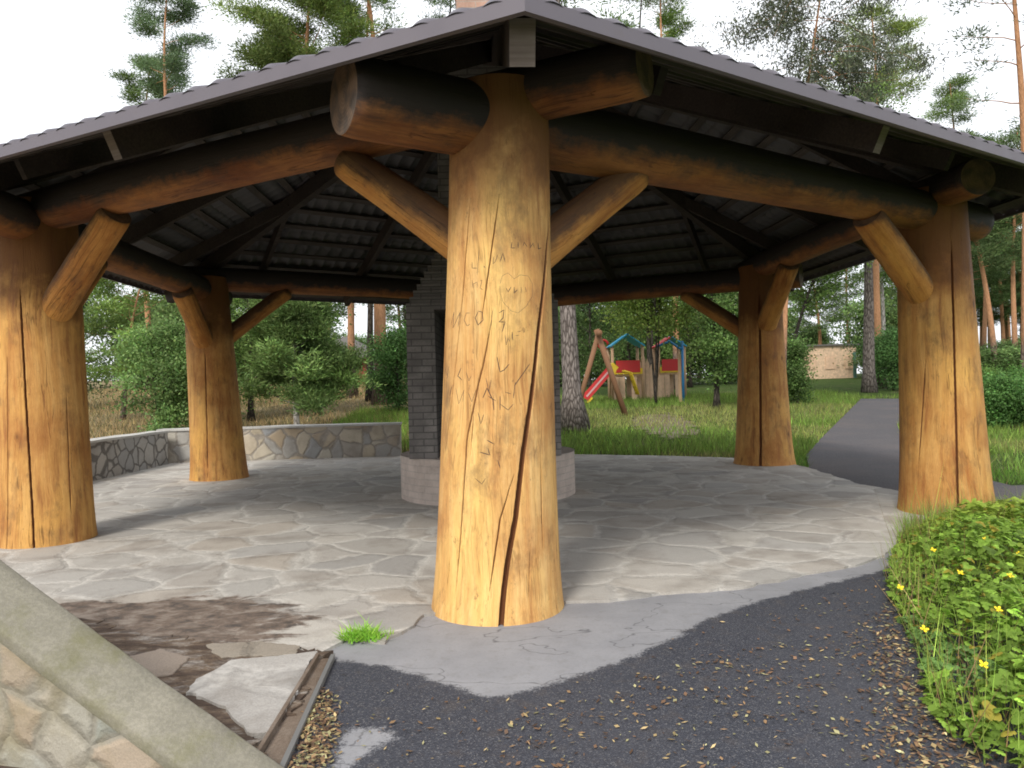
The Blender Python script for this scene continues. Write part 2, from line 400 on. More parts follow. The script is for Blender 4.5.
def ground_mat():
    m = NT('grassy_ground', .95, .1)
    co = m.coord(); s = m.sep(co)
    a = m.noise(co, .35, 6, .65).outputs[0]; b = m.noise(co, 3.0, 6, .7).outputs[0]; f = m.noise(co, 30, 4, .7).outputs[0]
    green = m.mix(m.ramp(b, [(.3, 0.0), (.7, 1.0)]), (.035, .065, .014), (.085, .13, .03))
    dry = m.mix(m.ramp(b, [(.3, 0.0), (.7, 1.0)]), (.20, .15, .075), (.34, .28, .16))
    x = m.math('ADD', m.math('MULTIPLY', s[0], -.09), m.math('MULTIPLY', a, 1.2))
    c = m.mix(m.ramp(x, [(.75, 0.0), (1.0, 1.0)]), green, dry)
    c = m.mix(m.ramp(m.noise(co, .8, 5, .6).outputs[0], [(.58, 0.0), (.68, .8)]), c, (.16, .125, .085))
    c = m.mix(m.ramp(f, [(.3, .5), (.6, 0.0)]), c, (.02, .025, .01))
    m.color(c); m.bump(f, 1.0, .04); return m.m
GROUND = ground_mat()
def tint_mat(name, trans=.25, rough=.6, spec=.25):
    m = NT(name, rough, spec)
    c = m.n('ShaderNodeVertexColor', layer_name='tint').outputs[0]
    m.color(c)
    if trans:
        out = m.t.nodes['Material Output']
        tr = m.n('ShaderNodeBsdfTranslucent', ins={'Color': c})
        mx = m.n('ShaderNodeMixShader', ins={0: trans, 1: m.b.outputs[0], 2: tr.outputs[0]})
        m.t.links.new(mx.outputs[0], out.inputs['Surface'])
    return m.m
LEAF = tint_mat('leaf', .42)
NEEDLE = tint_mat('pine_needle', .25, .7)
GRASS = tint_mat('grass_blade', .42, .7)
LITTER = tint_mat('dry_litter', 0, .9, .1)
def bark_mat(name, a, b, zfade=None, upper=None, sc_=1.0):
    m = NT(name, .95, .1)
    co = m.coord(); cw = m.vadd(co, m.vscale(m.noise(co, 2, 3).outputs['Color'], .1))
    v = m.n('ShaderNodeTexVoronoi', feature='DISTANCE_TO_EDGE', ins={'Vector': m.map(cw, (14*sc_, 14*sc_, 3.2*sc_)), 'Scale': 1.0})
    n1 = m.noise(m.map(cw, (20, 20, 5)), 1.5, 5).outputs[0]
    c = m.mix(m.ramp(v.outputs['Distance'], [(.02, 0.0), (.22, 1.0)]), a, b)
    c = m.mix(m.ramp(n1, [(.35, .5), (.65, 0.0)]), c, tuple(q*.5 for q in a))
    if upper:
        z = m.sep(co)[2]
        f = m.ramp(m.math('ADD', m.math('MULTIPLY', m.math('SUBTRACT', z, zfade), .3), m.noise(co, 1.5, 3).outputs[0]), [(.35, 0.0), (.75, 1.0)])
        uc = m.mix(m.ramp(n1, [(.35, 0.0), (.65, 1.0)]), upper, tuple(min(1, q*1.5) for q in upper))
        c = m.mix(f, c, uc)
    m.color(c); m.bump(v.outputs['Distance'], .9, .03); return m.m
BARK_PINE = bark_mat('pine_bark', (.10, .075, .06), (.24, .19, .155), 2.2, (.33, .175, .095))
BARK_GREY = bark_mat('grey_furrowed_bark', (.085, .07, .062), (.30, .26, .235))
BARK_DK = bark_mat('dark_bark', (.03, .026, .022), (.10, .085, .07))
BARK_PALE = bark_mat('pale_bark', (.22, .20, .18), (.55, .52, .48))
def plain(name, c, rough=.5, spec=.4, var=.25):
    m = NT(name, rough, spec); co = m.coord()
    m.color(m.mix(m.ramp(m.noise(co, 6, 5).outputs[0], [(.35, 0.0), (.7, var)]), c, tuple(q*.5+.05 for q in c))); return m.m
RED = plain('red_plastic', (.55, .03, .03)); YEL = plain('yellow_paint', (.75, .52, .03)); BLUE = plain('blue_paint', (.03, .22, .50)); SKYB = plain('light_blue_roof_paint', (.05, .42, .68))
PINKW = plain('pale_pine_post', (.55, .36, .22), .8); TAN = plain('tan_plywood', (.72, .50, .34), .85, .2, .5); BROWNW = plain('brown_stained_post', (.24, .12, .06), .8)
HUTROOF = plain('mossy_hut_roof', (.13, .12, .11), .9); HUTW = plain('red_brown_hut_wood', (.26, .085, .045), .8)
TANB = plain('peeling_tan_plaster', (.78, .56, .38), .9, .2, .9); GREYM = plain('galvanised_edge', (.17, .17, .165), .5, .5, .6)
INK = plain('carved_grey_groove', (.075, .055, .05), .9, .1); CRACKM = plain('crack_inside_wood', (.13, .05, .02), .9, .1)
YPET = plain('yellow_petal', (.85, .62, .02), .5, .3, .1)

# ------------------------------------------------------------------ log geometry
def vnoise(P, seed, f):
    r = np.random.default_rng(seed); out = np.zeros(len(P))
    for k in range(7):
        d = r.normal(size=3); d /= np.linalg.norm(d); out += np.sin((P@d)*f*(.6+.25*k)+r.uniform(0, 6.28))/(1+.35*k)
    return out/3.0
def log_mesh(name, A, B, r0, r1, mat, parent, seed=0, n=56, wob=.012, flats=0.0, bend=.02, endmat=END, seg=None):
    A = Vector(A); B = Vector(B); L = (B-A).length; d = (B-A).normalized()
    seg = seg or max(8, int(L/.09))
    z = np.linspace(0, L, seg+1); ph = np.linspace(0, 2*PI, n, endpoint=False)
    zz, pp = np.meshgrid(z, ph, indexing='ij')
    rr = r0+(r1-r0)*zz/L
    # rounded arris at both ends
    rr = rr*(1-.05*np.exp(-zz/.015)-.05*np.exp(-(L-zz)/.015))
    P = np.stack([rr*np.cos(pp), rr*np.sin(pp), zz], -1).reshape(-1, 3)
    off = vnoise(P*[1, 1, .35], seed, 5.0)*wob+vnoise(P*[1, 1, .2], seed+9, 11.0)*wob*.4
    rad = P[:, :2]/np.linalg.norm(P[:, :2], axis=1)[:, None]
    P[:, :2] += rad*off[:, None]
    P[:, 0] += bend*np.sin(P[:, 2]/L*PI)
    F = []
    for i in range(seg):
        for k in range(n):
            F.append((i*n+k, i*n+(k+1) % n, (i+1)*n+(k+1) % n, (i+1)*n+k))
    mi = [0]*len(F)
    F += [tuple(reversed(range(n))), tuple(range(seg*n, seg*n+n))]; mi += [1, 1]
    q = Vector((0, 0, 1)).rotation_difference(d).to_matrix().to_4x4()
    if abs(d.z) < .9:
        # keep local x pointing up so the crown of the bow is upward
        x = (Vector((0, 0, 1))-d*d.z).normalized(); y = d.cross(x)
        q = Matrix((x, y, d)).transposed().to_4x4()
    M = Matrix.Translation(A) @ q
    o = meshobj(name, P, F, [mat, endmat], parent, M, True, mi)
    o.data.polygons[-1].use_smooth = False; o.data.polygons[-2].use_smooth = False
    return o

# ------------------------------------------------------------------ pavilion
CX, CY, TH = -.25, 10.6, R(2.95)
pav = empty('pavilion', (CX, CY, 0), 'open six-sided log pavilion with purple-brown metal roof over flagstone paving', 'pavilion')
HT = 3.5
cols = {  # base xy, r base, r top, lean at top
 'F': (-.135, 5.09, .432, .335, .10, 0, 0), 'L': (-4.86, 7.74, .44, .37, -.05, 0, 1), 'R': (4.72, 8.15, .455, .34, -.10, 0, 2),
 'BL': (-5.12, 12.95, .465, .37, -.17, 0, 3), 'BR': (4.43, 13.2, .50, .36, .0, 0, 4), 'B': (-.42, 16.1, .46, .36, 0, 0, 5)}
def col_center(y, u0=497, u1=500.5): return u0+(u1-u0)*(605-y)/480
def px_to_front(u, v):
    """pixel on the front log -> (phi, z) on its surface"""
    x0, y0, rb, rt, lx, ly, _ = cols['F']
    r = ray(u, v); t = 4.7
    # intersect with cylinder whose radius depends on z
    z = CAM_H+r[2]*t
    for _ in range(8):
        rad = col_radius(z, rb, rt); cx = x0+lx*z/HT; cy = y0
        a = r[0]**2+r[1]**2; b = -2*(r[0]*cx+r[1]*cy); c = cx*cx+cy*cy-rad*rad
        D = max(b*b-4*a*c, 0); t = (-b-math.sqrt(D))/(2*a); z = CAM_H+r[2]*t
    return math.atan2(r[1]*t-cy, r[0]*t-cx), z
def col_radius(z, rb, rt):
    s = min(max(z/HT, 0), 1)
    return rt+(rb-rt)*(1-s)**1.35*.93+(rb-rt)*.28*math.exp(-z/.22)
def column(key, mat, cracks, nphi, nz):
    x0, y0, rb, rt, lx, ly, seed = cols[key]
    ph = np.linspace(-PI, PI, nphi, endpoint=False); z = np.linspace(-.05, HT, nz)
    zz, pp = np.meshgrid(z, ph, indexing='ij')
    rad = np.vectorize(lambda q: col_radius(q, rb, rt))(z)[:, None]*np.ones_like(pp)
    P = np.stack([rad*np.cos(pp), rad*np.sin(pp), zz], -1).reshape(-1, 3)
    off = vnoise(P*[1, 1, .3], seed*5+1, 3.2)*.014+vnoise(P*[1, 1, .25], seed*5+2, 9.0)*.005
    off = off.reshape(pp.shape)
    dep = np.zeros_like(pp)
    for pts, w, depth in cracks:
        pts = sorted(pts, key=lambda q: q[1]); zs = [q[1] for q in pts]; fs = [q[0] for q in pts]
        fc = np.interp(z, zs, fs); inside = (z >= zs[0]-.001) & (z <= zs[-1])
        jit = np.interp(z, np.linspace(z[0], z[-1], 60), np.random.default_rng(seed+int(fs[0]*100) % 50).normal(0, .0018, 60))
        taper = np.clip(np.minimum(z-zs[0]+(.3 if zs[0] <= 0.05 else 0), zs[-1]-z)/.25, .12, 1)
        dphi = np.abs((pp-(fc+jit)[:, None]+PI) % (2*PI)-PI)*rad
        ww = (w*taper)[:, None]
        g = np.clip(1-(dphi/ww)**2, 0, 1)*inside[:, None]
        dep = np.maximum(dep, g**.5*depth)
    rr = rad+off-dep
    P = np.stack([rr*np.cos(pp)+lx*zz/HT, rr*np.sin(pp), zz], -1).reshape(-1, 3)
    i, k = np.meshgrid(np.arange(nz-1), np.arange(nphi), indexing='ij'); k2 = (k+1) % nphi
    F = np.stack([i*nphi+k, i*nphi+k2, (i+1)*nphi+k2, (i+1)*nphi+k], -1).reshape(-1, 4)
    dc = np.clip(dep.reshape(-1)/.022, 0, 1)
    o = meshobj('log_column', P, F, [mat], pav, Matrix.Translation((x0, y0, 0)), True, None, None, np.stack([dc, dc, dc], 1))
    return o
big = [px_to_front(*q) for q in [(553, 130), (552, 160), (550, 200), (547, 245), (543, 290), (538, 330), (534, 370), (529, 410), (523, 450), (515, 520), (508, 560), (504, 590), (500, 622)]]
big[-1] = (big[-1][0], -.05)
fr_cracks = [(big, .018, .038)]
for pts, w in ([((492, 320), (483, 365), (477, 390), (467, 440), (462, 520), (455, 600)), .004], [((515, 470), (500, 520), (488, 600)), .004],
               [((540, 450), (541, 520), (543, 560)), .004], [((470, 200), (462, 300), (452, 400), (444, 470)), .003], [((500, 190), (490, 260), (480, 330)), .003],
               [((452, 540), (446, 600)), .0035], [((475, 400), (470, 460)), .003], [((530, 540), (528, 600)), .003]):
    fr_cracks.append(([px_to_front(*q) for q in pts], w*1.5, .012))
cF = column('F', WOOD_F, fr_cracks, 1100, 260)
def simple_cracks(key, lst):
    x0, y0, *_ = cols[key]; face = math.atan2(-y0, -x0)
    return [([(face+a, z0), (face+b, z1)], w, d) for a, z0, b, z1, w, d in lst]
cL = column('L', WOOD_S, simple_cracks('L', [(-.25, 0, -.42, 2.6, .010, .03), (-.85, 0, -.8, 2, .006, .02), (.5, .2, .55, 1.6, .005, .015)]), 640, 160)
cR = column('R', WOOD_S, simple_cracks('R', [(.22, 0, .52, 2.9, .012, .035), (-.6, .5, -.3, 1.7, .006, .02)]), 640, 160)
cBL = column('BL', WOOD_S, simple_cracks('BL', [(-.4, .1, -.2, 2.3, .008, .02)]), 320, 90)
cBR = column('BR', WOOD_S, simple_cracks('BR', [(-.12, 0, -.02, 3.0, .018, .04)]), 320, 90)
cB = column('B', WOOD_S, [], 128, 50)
CO = {'F': cF, 'L': cL, 'R': cR, 'BL': cBL, 'BR': cBR, 'B': cB}

# carved writing on the front log: strokes that follow the surface
mbw = MB()
def stroke(pts, r=.0022):
    P = []
    x0, y0, rb, rt, lx, ly, seed = cols['F']
    fine = []
    for (a, b), (c, d) in zip(pts[:-1], pts[1:]):
        n = max(2, int(math.hypot(c-a, d-b)/2.5))
        for i in range(n): fine.append((a+(c-a)*i/n, b+(d-b)*i/n))
    fine.append(pts[-1])
    for u, v in fine:
        f, z = px_to_front(u, v)
        q = np.array([[col_radius(z, rb, rt)*math.cos(f), col_radius(z, rb, rt)*math.sin(f), z]])
        off = float((vnoise(q*[1, 1, .3], seed*5+1, 3.2)*.014+vnoise(q*[1, 1, .25], seed*5+2, 9.0)*.005)[0])
        rr = col_radius(z, rb, rt)+off-.0008
        P.append((rr*math.cos(f)+lx*z/HT+x0, rr*math.sin(f)+y0, z))
    mbw.tube(P, [r*.6]+[r]*(len(P)-2)+[r*.6] if len(P) > 2 else r, 5)
W = [[(451, 325), (454, 312), (453, 328), (460, 312), (458, 327)], [(470, 313), (466, 313), (464, 320), (467, 326), (470, 324)],
     [(478, 312), (475, 318), (478, 325), (483, 320), (482, 312), (478, 311)], [(493, 309), (490, 330)], [(499, 313), (504, 310), (503, 318), (499, 322), (505, 322), (502, 332)],
     [(472, 262), (472, 268), (477, 268)], [(479, 250), (477, 275)], [(484, 266), (485, 268)],
     [(494, 256), (493, 264), (495, 262), (498, 254)], [(500, 262), (503, 253), (505, 262)],
     [(472, 280), (473, 288), (473, 284), (477, 282), (477, 288)], [(480, 281), (482, 280), (480, 288), (483, 290)],
     [(500, 285), (502, 276), (508, 273), (514, 279), (520, 275), (528, 276), (532, 284), (532, 296), (526, 306), (518, 313), (511, 311), (503, 302), (500, 293), (500, 285)],
     [(506, 288), (508, 292), (511, 287)], [(514, 287), (514, 293), (517, 290)], [(521, 287), (521, 293)], [(525, 287), (526, 292)],
     [(512, 242), (511, 248), (515, 248)], [(518, 242), (518, 248)], [(523, 246), (524, 242), (527, 247)], [(530, 242), (530, 248), (533, 243), (534, 248)], [(538, 243), (538, 249), (541, 248)],
     [(505, 335), (506, 345), (508, 338), (510, 342)], [(512, 332), (512, 340)], [(517, 332), (521, 331)], [(515, 336), (519, 335)],
     [(445, 367), (448, 378)], [(449, 366), (447, 379)], [(461, 368), (458, 376), (462, 380)], [(466, 372), (469, 381), (471, 376)],
     [(497, 357), (500, 372), (504, 370), (509, 364)], [(529, 364), (518, 380), (514, 386)], [(515, 382), (513, 398)],
     [(452, 386), (450, 396)], [(456, 388), (459, 404), (464, 390), (463, 402)], [(468, 392), (472, 402), (476, 390)],
     [(486, 378), (489, 392), (491, 380)], [(483, 398), (487, 388), (493, 400), (494, 410)], [(488, 396), (496, 401)],
     [(500, 404), (508, 410), (513, 404)], [(500, 396), (500, 410)], [(505, 392), (511, 394)], [(478, 412), (481, 424), (484, 414)],
     [(487, 440), (494, 444)], [(480, 452), (490, 455), (488, 448)], [(475, 478), (482, 484), (486, 478)], [(498, 460), (500, 468)]]
for w in W: stroke(w, (.0014 if len(w) > 12 else random.uniform(.0018, .0034)))
mbw.build('carved_writing', INK, cF)

# ring beams (each pair alternates low and high, notched over one another)
def V2(k): return Vector((cols[k][0]+cols[k][4], cols[k][1], 0))
ZB = {}
def ring_beam(a, b, zc, r, ea, eb, seed, rb=None, dzb=0):
    A = V2(a); B = V2(b); d = (B-A).normalized()
    A2 = A-d*ea+Vector((0, 0, zc)); B2 = B+d*eb+Vector((0, 0, zc+dzb))
    ZB[(a, b)] = ZB[(b, a)] = (zc, r)
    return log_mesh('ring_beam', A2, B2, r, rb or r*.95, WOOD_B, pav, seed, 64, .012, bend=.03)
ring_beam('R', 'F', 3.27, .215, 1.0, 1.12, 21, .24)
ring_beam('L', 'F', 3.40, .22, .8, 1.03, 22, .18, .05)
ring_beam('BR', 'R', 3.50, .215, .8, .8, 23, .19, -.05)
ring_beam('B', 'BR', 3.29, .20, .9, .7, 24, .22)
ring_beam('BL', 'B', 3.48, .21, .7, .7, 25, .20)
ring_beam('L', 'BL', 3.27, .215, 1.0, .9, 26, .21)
def brace(a, b, seed, h0=2.38, t1=1.38, r=.145):
    A = V2(a); d = (V2(b)-A).normalized(); zc, rb = ZB[(a, b)]
    A.x = cols[a][0]+cols[a][4]*h0/HT
    top = zc-rb-.02
    t0 = cols[a][3]-.10
    P0 = A+d*t0+Vector((0, 0, h0-.05)); P1 = A+d*t1+Vector((0, 0, top+.07))
    ex = (P1-P0).normalized()
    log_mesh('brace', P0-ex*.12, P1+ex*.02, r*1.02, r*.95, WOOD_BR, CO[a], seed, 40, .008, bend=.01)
brace('F', 'L', 31, 2.50, 1.30); brace('F', 'R', 32, 2.42, 1.25)
brace('L', 'F', 33, 2.42, 1.3, .16); brace('L', 'BL', 34, 2.3, 1.25)
brace('R', 'F', 35, 2.42, 1.25, .155); brace('R', 'BR', 36, 2.4, 1.3)
brace('BL', 'L', 37, 2.42, 1.25, .17); brace('BL', 'B', 38, 2.5, 1.35)
brace('BR', 'B', 39, 2.4, 1.35); brace('BR', 'R', 40, 2.5, 1.3, .17)
brace('B', 'BL', 41); brace('B', 'BR', 42)

# roof
RC = 6.9; AP = RC*math.cos(PI/6); ZE = 3.42; SL = .50
def corner(i, r=RC):
    a = -PI/2+TH+i*PI/3; return Vector((CX+r*math.cos(a), CY+r*math.sin(a), 0))
for i in range(6):
    C0 = corner(i); C1 = corner(i+1); ctr = Vector((CX, CY, 0))
    s = (C1-C0).normalized(); mid = (C0+C1)/2; nrm = (mid-ctr).normalized()  # outward
    cz = math.cos(math.atan(SL)); sz = math.sin(math.atan(SL))
    inw = (-nrm*cz+Vector((0, 0, sz)))         # up-slope unit
    nup = (nrm*sz+Vector((0, 0, cz)))
    M = Matrix((s, inw, nup)).transposed().to_4x4(); M = Matrix.Translation(mid+Vector((0, 0, ZE))) @ M
    Ls = AP/cz
    # sheet in local coords: x along the eave, y up the slope, z out
    ns = 420; rows = 20; sub = 5
    xs = np.linspace(-RC/2, RC/2, ns); ys = []
    for r_ in range(rows):
        for q in (0, .02, .3, .65, .98): ys.append((r_+q)/rows*Ls)
    ys.append(Ls); ys = np.array(ys); ys[0] = -.05
    yy, xx = np.meshgrid(ys, xs, indexing='ij')
    w = (RC/2)*np.clip(1-yy/Ls, 0.0, 1); xx = np.clip(xx, -w, w)
    fr = (yy/Ls*rows) % 1.0
    wave = .030*(np.abs(np.cos(xx*PI/.22))**.8)*1.6-.020
    zz = wave+(1-fr)*.022
    P = np.stack([xx, yy, zz], -1).reshape(-1, 3); P2 = P.copy(); P2[:, 2] -= .004
    nyy = len(ys); a, b = np.meshgrid(np.arange(nyy-1), np.arange(ns-1), indexing='ij')
    F = np.stack([a*ns+b, a*ns+b+1, (a+1)*ns+b+1, (a+1)*ns+b], -1).reshape(-1, 4)
    cen = P[F].mean(1); span = np.ptp(P[F][:, :, 0], axis=1); keep = span > 1e-4; F = F[keep]
    N0 = len(P); F2 = F[:, ::-1]+N0
    meshobj('roof_panel', np.vstack([P, P2]), np.vstack([F, F2]), [ROOF, ROOFBACK], pav, M, True, np.r_[np.zeros(len(F)), np.ones(len(F2))])
    # battens
    for r_ in range(15):
        y = .12+r_*(Ls-.3)/15; hw = RC/2*(1-y/Ls)-.03
        mb = MB().box((0, y, -.042), (2*hw, .10, .032)); mb.build('roof_batten', BATTEN, pav, M)
    # common rafter at the middle of the face, its plumb-cut tail showing
    mb = MB()
    mb.box((0, Ls/2-.02, -.165), (.09, Ls-.30, .205)); mb.F = mb.F; mb.mi[5] = 0
    mb.mi = [0, 0, 0, 0, 0, 0]; mb.mi[0] = 1
    mb.build('rafter', [RAFTER, RAWEND], pav, M)
    for sx in (-1.9, 1.9):
        lw = Ls*(1-1.9/(RC/2))-.62
        mb = MB().box((sx, .62+lw/2, -.16), (.07, lw, .18)); mb.build('rafter', [RAFTER], pav, M)
    # fascia with a folded lower lip and a drip edge
    z0 = ZE
    mb = MB()
    mf = Matrix((s, nrm, Vector((0, 0, 1)))).transposed().to_4x4(); mf = Matrix.Translation(mid+Vector((0, 0, z0))) @ mf
    e = RC/2
    prof = [(.045, -.003), (.052, -.003), (.052, -.088), (.014, -.088), (.014, -.082), (.045, -.082)]
    V = []; 
    for sgn in (-1, 1):
        for (py, pz) in prof: V.append((sgn*(e+py*math.tan(PI/6)), py, pz+.006))
    n = len(prof); Fc = [(k, (k+1) % n, n+(k+1) % n, n+k) for k in range(n)]+[tuple(reversed(range(n))), tuple(range(n, 2*n))]
    mb.add(V, Fc); mb.build('fascia', FASCIA, pav, mf)
    # hip rafter and ridge cap
    top = ctr+Vector((0, 0, ZE+SL*AP)); c3 = C0+Vector((0, 0, ZE)); hd = (top-c3); hl = hd.length; hd = hd.normalized()
    sd = hd.cross(Vector((0, 0, 1))).normalized(); hu = sd.cross(hd)
    MH = Matrix.Translation(c3) @ Matrix((sd, hd, hu)).transposed().to_4x4()
    mb = MB().box((0, hl/2, -.19), (.135, hl-.16, .23)); mb.mi = [1, 0, 0, 0, 0, 0]
    mb.build('hip_rafter', [RAFTER, RAWEND], pav, MH)
    mb = MB(); mb.tube([c3+hd*(-.02)+Vector((0, 0, .02)), c3+hd*(hl-.02)+Vector((0, 0, .02))], .06, 12)
    mb.build('ridge_cap', ROOF, pav, None, True)

# ------------------------------------------------------------------ fireplace in the middle
FX, FY = -.36, 10.35
fp = empty('fireplace', (FX, FY, 0), 'grey brick fireplace with tall chimney on round brick base behind the front log', 'fireplace')
def ring_mesh(name, r, z0, z1, mat, parent, n=96, top=True, topr=0):
    V = []; U = []; F = []
    for j, z in enumerate((z0, z1)):
        for k in range(n+1):
            t = 2*PI*k/n; V.append((r*math.cos(t), r*math.sin(t), z)); U.append((t*r, z))
    for k in range(n): F.append((k, k+1, n+1+k+1, n+1+k))
    b = len(V)
    for k in range(n):
        t = 2*PI*k/n; V.append((r*math.cos(t), r*math.sin(t), z1)); U.append((r*math.cos(t), r*math.sin(t)))
    F.append(tuple(range(b, b+n)))
    o = meshobj(name, V, F, mat, parent, Matrix.Translation((FX, FY, 0)), False, None, U); return o
ring_mesh('hearth_base', 1.20, 0, .60, BRICK_PED, fp)
mb = MB()
hw = .97; t = .36
mb.box((-hw+t/2, 0, 1.55), (t, 1.7, 1.9)); mb.box((hw-t/2, 0, 1.55), (t, 1.7, 1.9)); mb.box((0, .85-t/2, 1.55), (2*(hw-t), t-.004, 1.9))
mb.build('fireplace_walls', BRICK_DK, fp, Matrix.Translation((FX, FY, 0)))
mb = MB(); mb.box((0, -.05, .65), (1.1, 1.1, .10)); mb.build('hearth_slab', APRON, fp, Matrix.Translation((FX, FY, 0)))
mb = MB(); zc = 2.5; wd = .97; dp = .85
for k in range(9):
    mb.box((0, 0, zc+.0425), (2*wd, 2*dp, .083)); zc += .085; wd -= .045; dp -= .03
mb.build('smoke_hood', BRICK_DK, fp, Matrix.Translation((FX, FY, 0)))
mb = MB(); mb.box((0, 0, (zc+6.2)/2), (1.1, 1.1, 6.2-zc)); mb.build('chimney_shaft', BRICK_DK, fp, Matrix.Translation((FX, FY, 0)))
# part of the shaft above the roof
mb = MB(); mb.box((0, 0, 6.53), (.52, .9, .78)); mb.box((0, 0, 6.96), (.62, 1.0, .09)); mb.build('chimney_top', BRICK_TOP, fp, Matrix.Translation((FX+.0, FY+.0, 0)))

# ------------------------------------------------------------------ ground sheets
def axis(lo, hi, c, fine, ncoarse):
    a = np.arange(-12, 40, fine) if c else np.arange(-20, 20.01, fine)
    return np.unique(np.concatenate([-np.geomspace(-a[0], -lo, ncoarse)[::-1], a, np.geomspace(a[-1], hi, ncoarse)]))
gx = axis(-450, 450, 0, .5, 24); gy = axis(-300, 600, 1, .5, 26)
yy, xx = np.meshgrid(gy, gx, indexing='ij')
zz = rise(xx, yy)-.02
bump_ = (vnoise(np.stack([xx, yy, zz*0], -1).reshape(-1, 3), 3, .55).reshape(xx.shape))*.10*np.clip((yy-18)/6, 0, 1)
P = np.stack([xx, yy, zz+bump_], -1).reshape(-1, 3)
nx = len(gx); a, b = np.meshgrid(np.arange(len(gy)-1), np.arange(nx-1), indexing='ij')
F = np.stack([a*nx+b, a*nx+b+1, (a+1)*nx+b+1, (a+1)*nx+b], -1).reshape(-1, 4)
tag(meshobj('ground', P, F, GROUND), kind='structure')
def noisy_poly(pts, amp=.03, step=.05, seed=1, closed=True):
    r = np.random.default_rng(seed); out = []
    n = len(pts)
    for i in range(n):
        a = np.array(pts[i]); b = np.array(pts[(i+1) % n]); L = np.linalg.norm(b-a); k = max(1, int(L/step)) if L < 9 else 1
        for q in range(k):
            p = a+(b-a)*q/k
            if q: p = p+r.normal(0, amp, 2)*.5+amp*np.array([math.sin(p[1]*9+p[0]*5), math.sin(p[0]*8+3+p[1]*3)])
            out.append((float(p[0]), float(p[1])))
    return out
def slab(name, pts, z0, z1, mat, parent=None, kind='structure'):
    from mathutils.geometry import tessellate_polygon
    n = len(pts); V = [(x, y, z1) for x, y in pts]+[(x, y, z0) for x, y in pts]
    tri = tessellate_polygon([[Vector((x, y, 0)) for x, y in pts]])
    area = sum(pts[i][0]*pts[(i+1) % n][1]-pts[(i+1) % n][0]*pts[i][1] for i in range(n))
    F = []
    for t in tri:
        a, b, c = [Vector(pts[i]) for i in t]
        cr = (b.x-a.x)*(c.y-a.y)-(b.y-a.y)*(c.x-a.x)
        F.append(tuple(t) if cr > 0 else tuple(reversed(t)))
    F += [((i+1) % n, i, n+i, n+(i+1) % n) if area > 0 else (i, (i+1) % n, n+(i+1) % n, n+i) for i in range(n)]
    uv = [(x, y) for x, y in pts]*2
    o = meshobj(name, V, F, mat, parent, None, False, None, uv)
    if kind: tag(o, kind=kind)
    return o
# plaza
plaza = [G(322, 656), G(345, 642), G(385, 646), G(402, 636), G(424, 618), (-.45, 4.9), (-.1, 5.3), (.3, 5.1), G(566, 605), G(620, 602), G(690, 594), G(745, 590), G(800, 578), G(862, 566), G(885, 558),
         G(897, 545), G(905, 528), (5.0, 8.35), (5.15, 9.0), G(860, 486), G(805, 468), (4.6, 14.0), (3.2, 14.9), (1.2, 15.8), (-.4, 16.7), (-2.4, 16.6), (-7.9, 16.6), (-8.1, 9), (-9, 4.5),
         (-5.2, 4.2), G(120, 655), G(200, 676)]
pz = noisy_poly(plaza, .018, .07, 4)
slab('stone_paving', pz, -.05, .025, PAVE)
# asphalt in front of the pavilion and camera
asph = [(-1.15, -6), (3.6, -6), (4.2, 2), (3.7, 4.6), (3.75, 6.2), (3.5, 7.0), (2.6, 6.9), (.2, 5.6), (-1.3, 4.7), G(330, 657), G(284, 770), (-1.1, 2.2)]
def edge_d(P, poly):
    d = np.full(len(P), 9.)
    for i in range(len(poly)):
        a = np.array(poly[i]); b = np.array(poly[(i+1) % len(poly)]); ab = b-a; t = np.clip(((P-a)@ab)/max(ab@ab, 1e-9), 0, 1); d = np.minimum(d, np.linalg.norm(P-(a+t[:, None]*ab), axis=1))
    return d
def inpoly(P, poly):
    x, y = P[:, 0], P[:, 1]; c = np.zeros(len(P), bool); n = len(poly)
    for i in range(n):
        x1, y1 = poly[i]; x2, y2 = poly[(i+1) % n]
        if y1 == y2: continue
        c ^= ((y1 > y) != (y2 > y)) & (x < (x2-x1)*(y-y1)/(y2-y1)+x1)
    return c
slab('asphalt_underlay', asph, -.05, -.004, ASPH)
ap = [G(330, 661), G(360, 664), G(400, 671), G(440, 683), G(470, 694), G(495, 699), G(530, 692), G(560, 682), G(600, 670), G(640, 655), G(672, 640), G(700, 624), G(740, 608), G(790, 594), G(840, 582), G(880, 572), G(905, 562),
      (3.3, 6.9), (1.5, 7), (.2, 6), (-.6, 5.6), (-1.4, 5.2), G(325, 640)]
pp1 = [G(335, 742), G(350, 728), G(385, 727), G(402, 732), G(392, 745), G(372, 756), G(350, 775), G(325, 775)]
gxx = np.arange(-1.45, 3.8, .022); gyy = np.arange(2.0, 7.0, .022)
YY, XX = np.meshgrid(gyy, gxx, indexing='ij'); P = np.column_stack([XX.ravel(), YY.ravel()])
sd1 = edge_d(P, ap)*np.where(inpoly(P, ap), 1, -1); sd2 = edge_d(P, pp1)*np.where(inpoly(P, pp1), 1, -1)
d_ = np.clip(.5+np.maximum(sd1, sd2*.8-.02)*2.2, 0, 1)
ngx = len(gxx); a, b = np.meshgrid(np.arange(len(gyy)-1), np.arange(ngx-1), indexing='ij')
F = np.stack([a*ngx+b, a*ngx+b+1, (a+1)*ngx+b+1, (a+1)*ngx+b], -1).reshape(-1, 4)
cen = P[F].mean(1); F = F[inpoly(cen, asph)]
tag(meshobj('asphalt_path', np.column_stack([P, np.full(len(P), .006)]), F, FRONT, None, None, True, None, None, np.stack([d_]*3, 1)), kind='structure')
